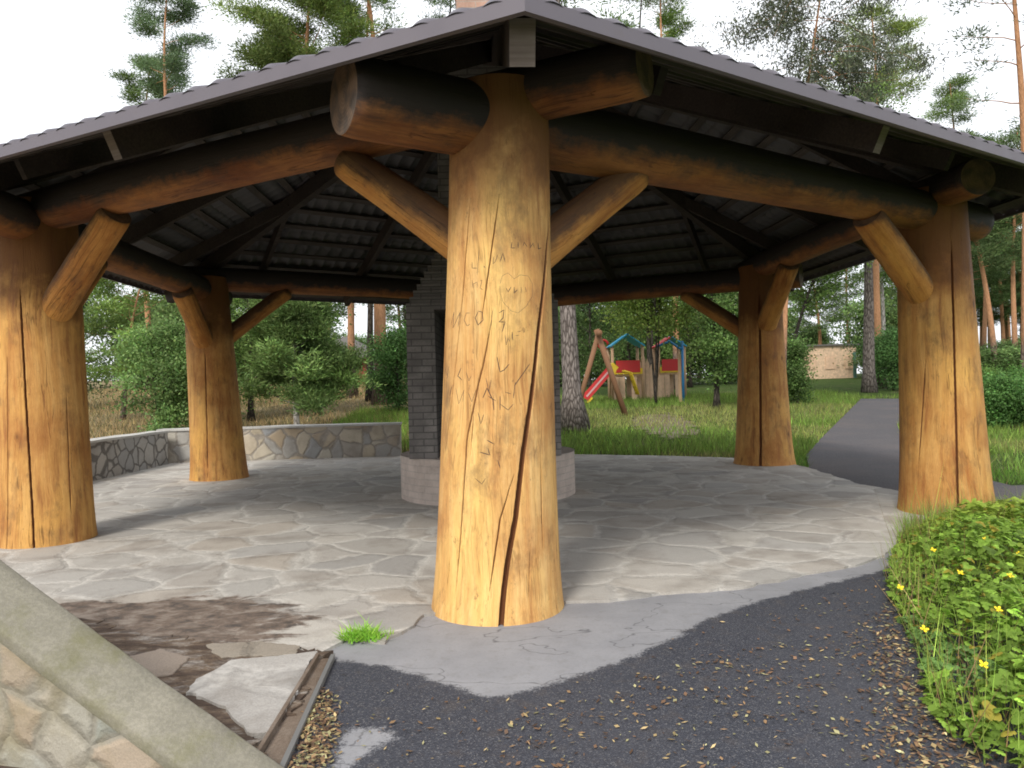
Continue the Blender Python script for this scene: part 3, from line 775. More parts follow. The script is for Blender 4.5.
# soil where the paving has broken away (left), and loose slabs in it
soil = [G(-80, 625), G(30, 622), G(60, 622), G(110, 628), G(170, 640), G(215, 650), G(232, 656), G(300, 652), G(322, 657), G(262, 760), (-1.1, 2.6), (-3.2, 2.6), (-5, 4.0)]
slab('soil_patch', noisy_poly(soil, .05, .03, 14), -.1, .031, BROKEN)
STONES = [([(186, 702), (196, 688), (232, 668), (318, 659), (300, 692), (272, 742), (252, 744), (226, 716)], .046, (.31, .295, .275), 'large pale grey angular flagstone between the brown soil and the drain', 1.9),
          ([(120, 664), (160, 655), (190, 664), (168, 682), (140, 684)], .040, (.24, .20, .165), 'brown flagstone sunk in soil behind the sloping wall', .5),
          ([(206, 651), (262, 647), (300, 652), (296, 660), (250, 662), (222, 664)], .038, (.25, .22, .18), 'dull brown flagstone at the broken edge of the paving', .5)]
for k, (pp_, h, c, lab, sc_) in enumerate(STONES):
    mt = flag_mat('loose_stone_%d' % k, sc_, [tuple(q*.7 for q in c), c, tuple(q*1.25 for q in c)], (.50, .48, .45) if k == 0 else c, edge=(.03, .09) if k == 0 else (0, .01), dirtamt=.5, bump=.8)
    o = slab('flagstone', noisy_poly([G(*q) for q in pp_], .012, .03, 30+k), -.02, h, mt, None, None)
    tag(o, lab, 'flagstone'); bevel(o, .006)
# distant path and side path
def ribbon(name, pts, mat, dz):
    V = []; F = []
    for (xl, yl, xr, yr) in pts:
        for q in range(5):
            x = xl+(xr-xl)*q/4; y = yl+(yr-yl)*q/4; V.append((x, y, gz(x, y)+dz))
    n = len(pts)
    for i in range(n-1):
        for q in range(4): F.append((i*5+q, i*5+q+1, (i+1)*5+q+1, (i+1)*5+q))
    return tag(meshobj(name, V, F, mat, None, None, True), kind='structure')
pl = [(4.3, 8.6, 6.6, 8.4), (4.4, 10, 6.6, 9.9), (4.9, 12.4, 6.9, 12.1)]
for v, ul, ur in [(456, 806, 925), (440, 820, 902), (425, 835, 898), (412, 848, 905), (404, 856, 915), (399, 861, 930)]:
    a = G(ul, v); b = G(ur, v); pl.append((a[0], a[1], b[0], b[1]))

ribbon('footpath', pl, PATHM, .016)
ribbon('side_path', [(6.2, 9.9, 6.0, 8.3), (8.5, 10.1, 8.3, 8.4), (12, 10.3, 12, 8.6), (30, 11, 30, 9)], PATHM, .010)
dpoly = noisy_poly([G(640, 414), G(672, 411), G(692, 420), G(700, 432), G(670, 440), G(650, 433), G(625, 420)], .2, .25, 5)
dx = np.arange(1.5, 6, .12); dy = np.arange(15, 26, .12); YY, XX = np.meshgrid(dy, dx, indexing='ij'); P = np.column_stack([XX.ravel(), YY.ravel()]); nd_ = len(dx)
a, b = np.meshgrid(np.arange(len(dy)-1), np.arange(nd_-1), indexing='ij'); F = np.stack([a*nd_+b, a*nd_+b+1, (a+1)*nd_+b+1, (a+1)*nd_+b], -1).reshape(-1, 4); F = F[inpoly(P[F].mean(1), dpoly)]
P3 = np.column_stack([P, rise(P[:, 0], P[:, 1])+.01+(vnoise(np.column_stack([P, P[:, 0]*0]), 3, .55))*.10*np.clip((P[:, 1]-18)/6, 0, 1)])
tag(meshobj('dirt_patch', P3, F, SOIL), kind='structure')

# ------------------------------------------------------------------ low stone walls
def wall_run(name, A, B, th, h, mat, capmat, label, z0=-.1):
    A = Vector((*A, 0)); B = Vector((*B, 0)); L = (B-A).length; d = (B-A)/L; n = Vector((-d.y, d.x, 0))
    root = empty(name, (A+B)/2, label, 'wall')
    M = Matrix.Translation(A) @ Matrix((d, n, Vector((0, 0, 1)))).transposed().to_4x4()
    nx_, nz_ = max(4, int(L/.06)), 14
    V = []; U = []; F = []
    rr = np.random.default_rng(int(L*100))
    def sheet(y, flip):
        b = len(V)
        for j in range(nz_+1):
            for i in range(nx_+1):
                x = L*i/nx_; z = z0+(h-z0)*j/nz_
                q = np.array([[x, y, z]]); o_ = float(vnoise(q, 5, 7.0)[0])*.018
                V.append((x, y+o_, z)); U.append((x+y*3, z))
        for j in range(nz_):
            for i in range(nx_):
                f = (b+j*(nx_+1)+i, b+j*(nx_+1)+i+1, b+(j+1)*(nx_+1)+i+1, b+(j+1)*(nx_+1)+i)
                F.append(tuple(reversed(f)) if flip else f)
    sheet(-th/2, False); sheet(th/2, True)
    for x in (0, L):
        b = len(V)
        for (y, z) in ((-th/2, z0), (th/2, z0), (th/2, h), (-th/2, h)): V.append((x, y, z)); U.append((y+x*2, z))
        F.append((b, b+1, b+2, b+3) if x else (b+3, b+2, b+1, b))
    meshobj('stonework', V, F, mat, root, M, True, None, U)
    mb = MB(); nseg = int(L/.12)
    V = []; F = []
    for i in range(nseg+1):
        x = -.02+(L+.04)*i/nseg; a_ = float(vnoise(np.array([[x, 0, 0]]), 8, 5.)[0])*.012
        V += [(x, -th/2-.02+a_, h-.012), (x, -th/2-.018+a_, h+.03+a_), (x, th/2+.02, h+.034-a_), (x, th/2+.02, h-.012)]
        if i:
            k = (i-1)*4
            for q in range(4): F.append((k+q, k+(q+1) % 4, k+4+(q+1) % 4, k+4+q)[::-1])
    F += [(0, 1, 2, 3), (nseg*4+3, nseg*4+2, nseg*4+1, nseg*4)]
    meshobj('wall_cap', V, F, capmat, root, M, False)
    return root
cw = G(170, 465)
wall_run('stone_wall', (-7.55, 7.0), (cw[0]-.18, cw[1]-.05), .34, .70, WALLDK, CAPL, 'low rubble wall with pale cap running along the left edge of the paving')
we = G(400, 457)
wall_run('stone_wall', (cw[0]-.33, cw[1]+.32), (we[0], we[1]+.2), .36, .72, WALLST, CAPL, 'low tan rubble wall along the back of the paving ending beside the fireplace')

# sloping stair cheek wall in the left foreground
E0 = Vector((-.62, 2.79, -.12)); E1 = Vector((-3.6, 3.57, 1.585))
def at_e(t, dn, dz):
    p = E0+(E1-E0)*t; n = Vector((-.25, -.97, 0)); return p+n*dn+Vector((0, 0, dz))
root = empty('sloping_wall', (E0+E1)/2, 'sloping stone wall with a mossy concrete cap in the near left corner', 'wall')
N = 200; V = []; F = []; U = []
prof = [(-.02, -.14), (-.014, -.008), (-.002, .0), (.05, -.018), (.10, -.036), (.15, -.054), (.20, -.074), (.21, -.085), (.2, -.14)]
for i in range(N+1):
    t = i/N
    for (dn, dz) in prof:
        p = at_e(t, dn, dz); nz_ = vnoise(np.array([list(p)]), 3, 9.)[0]*.009+vnoise(np.array([list(p)]), 4, 34.)[0]*.004
        V.append((p.x, p.y-nz_*.5, p.z+nz_)); U.append((t*3.5, dn))
m_ = len(prof)
for i in range(N):
    for q in range(m_-1): F.append((i*m_+q, (i+1)*m_+q, (i+1)*m_+q+1, i*m_+q+1)[::-1])
meshobj('wall_cap', V, F, CAP, root, None, True, None, U)
V = []; F = []; U = []; NJ = 26
for i in range(N+1):
    t = i/N; pt = at_e(t, .185, -.12); 
    for j in range(NJ+1):
        z = pt.z+(-1.0-pt.z)*j/NJ; q = np.array([[pt.x, 0, z]]); o_ = vnoise(q, 6, 8.)[0]*.018
        V.append((pt.x, pt.y-o_, z)); U.append((pt.x, z))
for i in range(N):
    for j in range(NJ): F.append((i*(NJ+1)+j, (i+1)*(NJ+1)+j, (i+1)*(NJ+1)+j+1, i*(NJ+1)+j+1))
meshobj('stonework', V, F, RAMPST, root, None, True, None, U)
V = []
a0 = at_e(0, .0, -.03); a1 = at_e(1, .0, -.03)
for p in (a0, a1): V += [(p.x, p.y, p.z), (p.x, p.y, -1.0)]
for p in (at_e(0, .18, -.13), at_e(1, .18, -.13)): V += [(p.x, p.y, p.z), (p.x, p.y, -1.0)]
meshobj('back_face', V, [(0, 1, 3, 2), (0, 4, 5, 1), (2, 3, 7, 6)], RAMPST, root, None, False, None, [(v[0]+v[1], v[2]) for v in V])

# drain channel beside the asphalt
dr = empty('drain_channel', (*G(300, 710), 0), 'narrow metal-edged drain channel between flagstones and dark asphalt', 'drain')
def strip(name, pa, pb, w, z0, z1, mat):
    A = Vector((*G(*pa), 0)); B = Vector((*G(*pb), 0)); B = B+(B-A)*.25; d = (B-A).normalized(); n = Vector((-d.y, d.x, 0))
    M = Matrix.Translation(A) @ Matrix((d, n, Vector((0, 0, 1)))).transposed().to_4x4(); L = (B-A).length
    o = MB().box((L/2, 0, (z0+z1)/2), (L, w, z1-z0)).build(name, mat, dr, M); return bevel(o, .003)
strip('inner_edge', (318, 662), (262, 756), .018, -.05, .05, SOIL)
strip('trough', (325, 662), (273, 764), .10, -.05, .020, SOIL)
strip('metal_edge', (333, 660), (285, 768), .022, -.05, .034, GREYM)

# ------------------------------------------------------------------ vegetation
def tri_cloud(C, D, Lg, Wd, roll=None, quad=False):
    """leaf faces: centre C, direction D, length, width"""
    n = len(C); D = D/np.maximum(np.linalg.norm(D, axis=1)[:, None], 1e-6)
    A = np.cross(D, RNG.normal(size=(n, 3))); A /= np.maximum(np.linalg.norm(A, axis=1)[:, None], 1e-6)
    Lg = np.broadcast_to(np.asarray(Lg, float).reshape(-1, 1), (n, 1)); Wd = np.broadcast_to(np.asarray(Wd, float).reshape(-1, 1), (n, 1))
    b = np.arange(n)[:, None]
    if quad:
        V = np.stack([C, C+D*Lg*.45+A*Wd*.5, C+D*Lg, C+D*Lg*.45-A*Wd*.5], 1).reshape(-1, 3); return V, b*4+np.arange(4), 4
    V = np.stack([C-A*Wd*.5, C+A*Wd*.5, C+D*Lg], 1).reshape(-1, 3); return V, b*3+np.arange(3), 3
def tints(n, k, base, var=.25, clump=None, alt=None, altp=.0):
    base = np.array(base)*np.array([2.5, 2.3, 2.0]); c = np.tile(base, (n, 1))*np.exp(RNG.normal(0, var, (n, 1)))
    if alt is not None: 
        q = RNG.random(n) < altp; c[q] = np.array(alt)*np.exp(RNG.normal(0, var, (q.sum(), 1)))
    c *= 1+RNG.normal(0, .06, (n, 3))
    if clump is not None: c *= clump[:, None]
    return np.repeat(np.clip(c, .004, 1), k, axis=0)
def branch_path(p, d, L, n=5, droop=0.0, wig=.12, r=None):
    pts = [np.array(p, float)]; d = np.array(d, float); d /= np.linalg.norm(d); r = r or RNG
    for i in range(n):
        d = d+r.normal(0, wig, 3)+np.array([0, 0, droop]); d /= np.linalg.norm(d); pts.append(pts[-1]+d*L/n)
    return pts
def make_tree(name, x, y, h, crown0, crad, style, bark, leafcol, label, cat, group=None, seed=0, trad=.2, nlimb=34, ntuft=26, lsize=.12, dens=1.0, lean=(0, 0), shape='round', alt=None, altp=.1, z=None, flare=1.0, nstem=1):
    global RNG
    RNG = np.random.default_rng(seed+100)
    z0 = gz(x, y)-.05 if z is None else z
    root = empty(name, (x, y, z0), label, cat, group)
    mb = MB(); LC = []; LD = []; LK = []
    for st in range(nstem):
        lx, ly = lean; 
        if nstem > 1: a = 2*PI*st/nstem+seed; lx += math.cos(a)*h*.10; ly += math.sin(a)*h*.10
        npt = 14; pts = []; rad = []
        for i in range(npt+1):
            s = i/npt; pts.append((lx*s**1.3+.02*h*math.sin(s*5+seed)*(s), ly*s**1.3+.02*h*math.cos(s*4+seed)*s, h*s*.97))
            rad.append(max(.012, trad*(1-.86*s)+flare*trad*.7*math.exp(-s*h/.30)))
        P_ = np.array(pts); mb.tube(pts, rad, 12)
        for k in range(int(nlimb/nstem)):
            u = (k+RNG.random())/(nlimb/nstem); s = crown0+(1-crown0)*u*.97
            base = np.array([np.interp(s, np.linspace(0, 1, npt+1), P_[:, j]) for j in range(3)])
            if shape == 'round': wr = math.sin(min(1, (u*.92+.10))*PI)**.6
            elif shape == 'cone': wr = (1-u)**.8*.95+.12
            elif shape == 'top': wr = (u+.15)**.5*(1.08-u)**.45*1.15
            else: wr = 1-.4*u
            wr *= RNG.uniform(.55, 1.12)
            a = RNG.random()*2*PI; el = {'pine': .15+.5*u, 'leaf': .5+.5*u, 'droop': .0}[style]
            d = np.array([math.cos(a), math.sin(a), el]); L = crad*wr
            bp = branch_path(base, d, L, 5, -.10 if style == 'droop' else (.03 if style == 'pine' else 0), .14)
            r0 = max(.008, trad*.22*(1-s)+.008); mb.tube([tuple(q) for q in bp], [r0*(1-.16*i) for i in range(6)], 5, cap=False)
            nt = max(2, int(ntuft*dens*(.4+wr)*.5))
            shade = math.exp(RNG.normal(0, .22))
            for q in range(nt):
                f = RNG.uniform(.42 if style == 'pine' else .30, 1.05)**.8; i = min(4, int(f*5)); c = bp[i]+(bp[i+1]-bp[i])*min(1.1, (f*5-i))
                c = c+RNG.normal(0, 1, 3)*(np.array([.09, .09, .06]) if style == 'pine' else np.array([.13, .13, .095]))*crad*.85
                m_ = int({'pine': 62, 'leaf': 28, 'droop': 44}[style])
                if style == 'pine':
                    cc = c+RNG.normal(0, 1, (m_, 3))*np.array([.21, .21, .09])*(lsize/.12); dd = (cc-c)+RNG.normal(0, .12, (m_, 3))+np.array([0, 0, .14])
                elif style == 'droop':
                    cc = c+RNG.normal(0, 1, (m_, 3))*np.array([.16, .16, .25])*(lsize/.12); dd = RNG.normal(0, .5, (m_, 3))+np.array([0, 0, -.5])
                else:
                    cc = c+RNG.normal(0, 1, (m_, 3))*np.array([.24, .24, .17])*(lsize/.12); dd = RNG.normal(0, 1, (m_, 3))
                LC.append(cc); LD.append(dd); LK.append(np.full(m_, shade*math.exp(RNG.normal(0, .16))))
    mb.build('trunk', bark, root, wmat(root), True)
    C = np.vstack(LC); D = np.vstack(LD); K = np.concatenate(LK); n = len(C)
    ok = C[:, 2] > .1; C, D, K = C[ok], D[ok], K[ok]; n = len(C)
    if style == 'leaf': V, F, k = tri_cloud(C, D, lsize*RNG.uniform(.6, 1.3, n), lsize*.62, quad=True)
    elif style == 'pine': V, F, k = tri_cloud(C, D, lsize*1.15*RNG.uniform(.6, 1.3, n), lsize*.34)
    else: V, F, k = tri_cloud(C, D, lsize*1.4*RNG.uniform(.6, 1.3, n), lsize*.4)
    meshobj('crown', V, F, NEEDLE if style != 'leaf' else LEAF, root, wmat(root), False, None, None, tints(n, k, leafcol, .18, K, alt, altp))
    return root
def copy_tree(o, parent=None):
    c = o.copy(); COL.objects.link(c)
    if parent is not None: c.parent = parent
    for ch in [q for q in bpy.data.objects if q.parent == o]: copy_tree(ch, c)
    return c
GP = (.050, .085, .024); GD = (.030, .055, .018); GL = (.075, .13, .025); GB = (.055, .085, .04)
PG = 'tall pines beyond the pavilion'
# pines seen against the sky
make_tree('pine_tree', at(184, 38), 38, 21.6, .60, 2.6, 'pine', BARK_PINE, (.055, .09, .05), 'slender pine standing alone against the sky on the left', 'tree', PG, 1, .20, 22, 44, .13, lean=(-.3, 0), shape='round')
make_tree('pine_tree', at(150, 42), 42, 19.3, .84, 1.9, 'pine', BARK_PINE, GP, 'low pine top just over the left roof edge beside the slender pine', 'tree', PG, 2, .18, 10, 30, .14, shape='top')
make_tree('pine_tree', at(308, 27), 27, 17.6, .48, 2.75, 'pine', BARK_PINE, (.06, .09, .026), 'dense bushy pine rising over the left part of the roof', 'tree', PG, 3, .20, 64, 46, .12, shape='round')
make_tree('pine_tree', at(352, 32), 32, 21.0, .62, 2.5, 'pine', BARK_PINE, GD, 'thin orange-trunked pine in front of the far hut', 'tree', PG, 4, .17, 26, 20, .13, lean=(.9, 0), shape='round')
make_tree('pine_tree', at(382, 28), 28, 17.8, .55, 2.2, 'pine', BARK_PINE, GP, 'thick orange-trunked pine just left of the fireplace', 'tree', PG, 5, .27, 22, 14, .12, lean=(-.15, 0), shape='top')
make_tree('pine_tree', at(370, 29.5), 29.5, 13, .5, 1.8, 'pine', BARK_DK, GD, 'dark narrow trunk close beside the thick orange pine', 'tree', PG, 6, .15, 16, 16, .12)
make_tree('pine_tree', at(676, 40), 40, 23.6, .75, 2.2, 'pine', BARK_PINE, (.075, .12, .035), 'light green pine top over the roof right of centre', 'tree', PG, 7, .18, 16, 26, .14, shape='top')
make_tree('pine_tree', at(650, 36), 36, 20.6, .80, 2.0, 'pine', BARK_DK, GD, 'dark pine top barely clearing the roof right of centre', 'tree', PG, 8, .18, 8, 16, .13, shape='top')
make_tree('pine_tree', at(452, 30), 30, 18.0, .78, 1.5, 'pine', BARK_DK, GD, 'dark pine top beside the brick chimney top', 'tree', PG, 9, .16, 10, 14, .12, shape='top')
make_tree('pine_tree', at(782, 22), 22, 15.8, .60, 3.3, 'droop', BARK_PINE, (.040, .050, .036), 'bare dark pine with drooping thin branches over the right roof', 'tree', PG, 10, .085, 56, 20, .10, lean=(1.6, 0), shape='round')
make_tree('pine_tree', at(880, 36), 36, 18.9, .68, 2.7, 'pine', BARK_PINE, (.085, .12, .035), 'yellow-green pine crown over the right roof slope', 'tree', PG, 11, .20, 24, 26, .13, shape='round')
make_tree('pine_tree', at(960, 45), 45, 18.4, .85, 1.8, 'pine', BARK_PINE, (.07, .11, .04), 'small pine top low over the right end of the roof', 'tree', PG, 12, .18, 10, 24, .15, shape='top')
make_tree('pine_tree', at(1027, 22), 22, 16, .50, 2.9, 'pine', BARK_PINE, (.055, .08, .05), 'red-trunked pine cut by the right edge of the photo', 'tree', PG, 13, .17, 15, 8, .12, shape='')
# trees seen under the roof on the left
MG = 'trees and bushes behind the low walls'
make_tree('tree', at(84, 30), 30, 6.0, .10, 2.7, 'leaf', BARK_DK, (.045, .075, .030), 'dark leafy tree beside the near left log column', 'tree', MG, 20, .10, 44, 20, .12, dens=.9)
make_tree('pine_tree', at(122, 25), 25, 6.2, .22, 2.1, 'pine', BARK_PINE, (.06, .10, .028), 'young pine with leaning trunk in the left gap', 'tree', MG, 21, .07, 30, 22, .11, lean=(.9, .2))
make_tree('bush', at(160, 19.6), 19.6, 3.3, .06, 1.05, 'leaf', BARK_DK, (.07, .12, .045), 'rounded grey-green bush left of the back left log', 'bush', MG, 22, .04, 46, 24, .085, nstem=2)
make_tree('bush', at(196, 23), 23, 4.6, .06, 1.5, 'leaf', BARK_DK, (.06, .10, .035), 'tall bush hidden mostly behind the back left log', 'bush', MG, 23, .05, 40, 22, .10, nstem=2)
make_tree('young_pine', at(296, 20.2), 20.2, 6.5, .14, 1.6, 'pine', BARK_PALE, (.050, .085, .028), 'young pine with pale trunk base standing behind the back wall', 'tree', MG, 29, .075, 110, 34, .10, shape='cone')
make_tree('tree', at(250, 24), 24, 6.8, .10, 2.1, 'leaf', BARK_DK, (.075, .125, .040), 'light green leafy tree right of the back left log', 'tree', MG, 25, .09, 46, 24, .11)
make_tree('tree', at(318, 25), 25, 7.2, .16, 1.8, 'leaf', BARK_DK, (.055, .10, .032), 'leafy tree behind the young pine', 'tree', MG, 26, .09, 42, 22, .11)
make_tree('bush', at(398, 25), 25, 2.9, .08, 1.15, 'leaf', BARK_DK, (.035, .075, .025), 'dark bush left of the fireplace wall', 'bush', MG, 27, .04, 34, 26, .09, nstem=2)
make_tree('tree', at(408, 31), 31, 8.8, .25, 1.7, 'leaf', BARK_DK, GD, 'thin dark-leaved tree beside the fireplace', 'tree', MG, 28, .08, 26, 12, .11)
# right gap
make_tree('tree', at(573, 20.5), 20.5, 16, .60, 2.6, 'pine', BARK_GREY, GP, 'thick grey furrowed trunk with spreading roots right of the front log', 'tree', None, 30, .27, 24, 20, .12, flare=1.2, lean=(-.5, 0))
make_tree('tree', at(590, 36), 36, 8, .06, 2.3, 'leaf', BARK_DK, GD, 'dark leafy tree behind the swing', 'tree', 'trees round the playground', 31, .08, 44, 18, .13)
make_tree('tree', at(655, 28.5), 28.5, 6.8, .40, 2.7, 'leaf', BARK_DK, (.075, .115, .028), 'light green many-stemmed tree in front of the playground', 'tree', 'trees round the playground', 32, .05, 70, 22, .13, nstem=3, flare=.2)
make_tree('tree', at(716, 26.5), 26.5, 6.4, .14, 1.5, 'leaf', BARK_DK, (.05, .09, .028), 'dark green tree left of the back right log', 'tree', 'trees round the playground', 33, .10, 44, 22, .11)
make_tree('tree', at(690, 42), 42, 9, .10, 3.2, 'leaf', BARK_DK, (.06, .10, .03), 'tree closing the view behind the playground posts', 'tree', 'trees round the playground', 34, .10, 50, 20, .15)
make_tree('tree', at(630, 46), 46, 10, .12, 3.4, 'leaf', BARK_DK, (.05, .085, .03), 'tall tree far behind the playground roofs', 'tree', 'trees round the playground', 35, .12, 50, 18, .16)
make_tree('tree', at(784, 31), 31, 8.8, .42, 3.0, 'leaf', BARK_DK, (.05, .085, .024), 'spreading leafy tree hanging over the tan building', 'tree', None, 36, .10, 50, 22, .13, lean=(2.6, 0))
make_tree('tree', at(797, 27), 27, 2.4, .05, .6, 'leaf', BARK_DK, (.05, .09, .03), 'shrub just right of the back right log', 'bush', None, 37, .04, 26, 20, .09)
make_tree('tree', at(869, 33), 33, 14, .52, 2.8, 'leaf', BARK_GREY, (.065, .11, .035), 'thick grey trunk standing by the far end of the footpath', 'tree', None, 38, .27, 30, 20, .13, flare=.5)
make_tree('tree', at(884, 40), 40, 12, .40, 2.2, 'leaf', BARK_PALE, GP, 'pale narrow birch trunk beside the right log column', 'tree', None, 39, .13, 26, 18, .13)
make_tree('bush', at(893, 34), 34, 2.6, .04, 1.5, 'leaf', BARK_DK, (.04, .085, .03), 'dark bush at the end of the footpath', 'bush', None, 40, .04, 34, 26, .10, nstem=2)
# pine wood on the right
PW = 'orange-trunked pines in the wood on the right'
wood = [(972, 46, 15, .42, (0, 0), 'leftmost pine of the right wood, half behind the right log'), (984, 52, 17, .40, (.6, 0), 'second pine of the right wood, slightly leaning'),
        (996, 40, 14, .45, (-1.6, 0), 'leaning orange pine in the middle of the right wood'), (1004, 58, 18, .38, (0, 0), 'thin pine deep in the right wood'),
        (1016, 43, 15, .45, (.3, 0), 'straight orange pine near the right edge of the photo')]
for k, (u, Y, h, c0, ln, lab) in enumerate(wood):
    make_tree('pine_tree', at(u, Y), Y, h, c0, 2.7, 'pine', BARK_PINE, (.04, .065, .026), lab, 'tree', PW, 50+k, .17, 34, 24, .16, lean=ln)
far = make_tree('pine_tree', at(1030, 62), 62, 17, .40, 3.2, 'pine', BARK_PINE, (.045, .075, .03), 'far pine closing the right wood beyond the grass', 'tree', 'far pines at the back of the wood', 60, .2, 34, 20, .2)
back = [(1060, 55), (955, 66), (935, 60), (905, 70), (850, 72), (820, 66), (780, 75), (740, 62), (700, 70), (610, 64), (560, 70), (520, 66), (440, 62), (400, 70), (330, 60), (260, 66), (230, 58), (70, 66), (30, 60), (1010, 74), (982, 70)]
for k, (u, Y) in enumerate(back):
    c = copy_tree(far); x = at(u, Y); c.location = (x, Y, gz(x, Y)-.1); c.rotation_euler = (0, 0, k*1.7); c.scale = (1, 1, random.uniform(.62, .80)) if u < 900 else (1, 1, random.uniform(.85, 1.1))
    c['label'] = 'distant pine in the far tree line behind the clearing'
# a low screen of far shrubs
fb = make_tree('bush', at(600, 50), 50, 4.6, .03, 2.8, 'leaf', BARK_DK, (.05, .085, .032), 'distant shrub in the hedge line behind the clearing', 'bush', 'distant shrubs behind the clearing', 61, .05, 50, 24, .2, nstem=3)
for k, (u, Y) in enumerate([(560, 52), (640, 54), (680, 50), (725, 48), (770, 52), (810, 78), (880, 56), (905, 50), (930, 52), (965, 46), (985, 41), (1008, 44), (1030, 40), (1050, 46), (430, 44), (400, 52), (350, 56), (300, 48), (262, 52), (235, 46), (190, 44), (150, 48), (45, 46), (10, 50)]):
    c = copy_tree(fb); x = at(u, Y); s_ = random.uniform(.75, 1.15); c.location = (x, Y, gz(x, Y)-.1); c.rotation_euler = (0, 0, k*2.1); c.scale = (s_, s_, s_*random.uniform(.4, .62) if 340 < u < 440 or u > 900 else s_)
    c['label'] = 'distant shrub in the hedge line behind the clearing'
for k, (u, Y) in enumerate([(962, 57), (976, 64), (992, 60), (1008, 66), (1022, 58), (1040, 64), (915, 62)]):
    c = copy_tree(far); x = at(u, Y); c.location = (x, Y, gz(x, Y)-.1); c.rotation_euler = (0, 0, k*2.3+.4); c.scale = (1, 1, random.uniform(.55, .8))
    c['label'] = 'distant pine in the far tree line behind the clearing'
for (u, v, h, rr_, c, lab) in [(1003, 428, 1.1, .9, (.045, .10, .03), 'low leafy bush on the grass right of the right log'), (1040, 420, 1.3, 1.0, (.05, .11, .03), 'low bush at the right edge of the photo'), (985, 404, 1.0, .8, (.06, .11, .03), 'small bush just right of the right log')]:
    x, y = G(u, v); make_tree('bush', x, y, h, .03, rr_, 'leaf', BARK_DK, c, lab, 'bush', None, u, .02, 40, 26, .07, nstem=3)

# grass
def blades(P, hgt, wid, base, var, alt=None, altp=0, tilt=.35):
    n = len(P); a = RNG.random(n)*2*PI; T = np.stack([np.cos(a), np.sin(a), np.zeros(n)], 1); hgt = hgt*np.exp(RNG.normal(0, .3, n))
    ld = RNG.normal(0, tilt, (n, 2)); tip = P+np.stack([ld[:, 0]*hgt, ld[:, 1]*hgt, hgt], 1)
    V = np.stack([P-T*wid/2, P+T*wid/2, tip], 1).reshape(-1, 3); F = np.arange(n)[:, None]*3+np.arange(3)
    return V, F, tints(n, 3, base, var, None, alt, altp)
def zone(n, fn):
    """sample ground points in x,y with an acceptance function"""
    out = fn(n); return np.column_stack([out[:, 0], out[:, 1], rise(out[:, 0], out[:, 1])-.02])
def inpoly(P, poly):
    x, y = P[:, 0], P[:, 1]; c = np.zeros(len(P), bool); n = len(poly)
    for i in range(n):
        x1, y1 = poly[i]; x2, y2 = poly[(i+1) % n]
        if y1 == y2: continue
        c ^= ((y1 > y) != (y2 > y)) & (x < (x2-x1)*(y-y1)/(y2-y1)+x1)
    return c
fpoly = [(a[0], a[1]) for a in pl]+[(a[2], a[3]) for a in reversed(pl)]
def scatter(n, x0, x1, y0, y1, pw=1.0):
    yy = y0+(y1-y0)*RNG.random(n)**pw; xx = x0+(x1-x0)*RNG.random(n); P = np.column_stack([xx, yy])
    ok = ~inpoly(P, plaza) & ~inpoly(P, fpoly) & ~((xx > 6.0) & (yy > 8.2) & (yy < 10.2))
    P = P[ok]; return np.column_stack([P, rise(P[:, 0], P[:, 1])-.02])
RNG = np.random.default_rng(5)
patches = []
P = scatter(60000, -.5, 14, 14.2, 34, 1.3); cl = vnoise(P*[1, 1, 0], 12, .9)
dirt = inpoly(P, [G(635, 414), G(690, 414), G(708, 436), G(668, 446), G(628, 430)]); P = P[~dirt | (RNG.random(len(P)) < .5)]
pn = vnoise(P*[1, 1, 0], 21, .8); P1 = P[pn > .0]; P2 = P[pn <= .0]
patches.append(('green', P1, .12, .022, (.125, .155, .05), .3, (.24, .22, .10), .3)); patches.append(('green', P2, .18, .022, (.075, .125, .028), .35, (.2, .2, .08), .08))
P = scatter(30000, 7.4, 20, 9.8, 30, 1.3); patches.append(('green', P, .14, .018, (.075, .125, .03), .3, (.20, .19, .09), .1))
P = scatter(26000, 2.6, 7.6, 5.6, 15, 1.0); P = P[(P[:, 0] > 4.9+.0*P[:, 1])]; patches.append(('green', P, .10, .012, (.06, .12, .025), .3, (.22, .2, .1), .08))
P = scatter(70000, -26, -2.0, 16.9, 44, 1.4); patches.append(('dry', P, .17, .022, (.17, .135, .075), .3, (.09, .10, .04), .35))
P = scatter(14000, -14, -7.9, 8, 17, 1.0); patches.append(('dry', P, .17, .018, (.17, .135, .075), .3, (.09, .10, .04), .35))
P = scatter(22000, -5.5, -1.2, 17.0, 26, 1.2); P = P[P[:, 0] > -5.3+.0*P[:, 1]]; patches.append(('green', P, .2, .022, (.085, .145, .03), .3, (.2, .18, .07), .1))
for kind_, nm in (('green', 'grass'), ('dry', 'dry_grass')):
    Vs, Fs, Cs = [], [], []; b = 0
    for q in patches:
        if q[0] != kind_: continue
        V, F, C = blades(q[1], q[2], q[3], q[4], q[5], q[6], q[7]); Vs.append(V); Fs.append(F+b); Cs.append(C); b += len(V)
    o = meshobj(nm, np.vstack(Vs), np.vstack(Fs), GRASS, None, None, False, None, None, np.vstack(Cs))
    tag(o, {'grass': 'green meadow grass around and behind the pavilion', 'dry_grass': 'dry straw-coloured grass on the slope behind the low walls'}[nm], 'grass', kind='stuff')

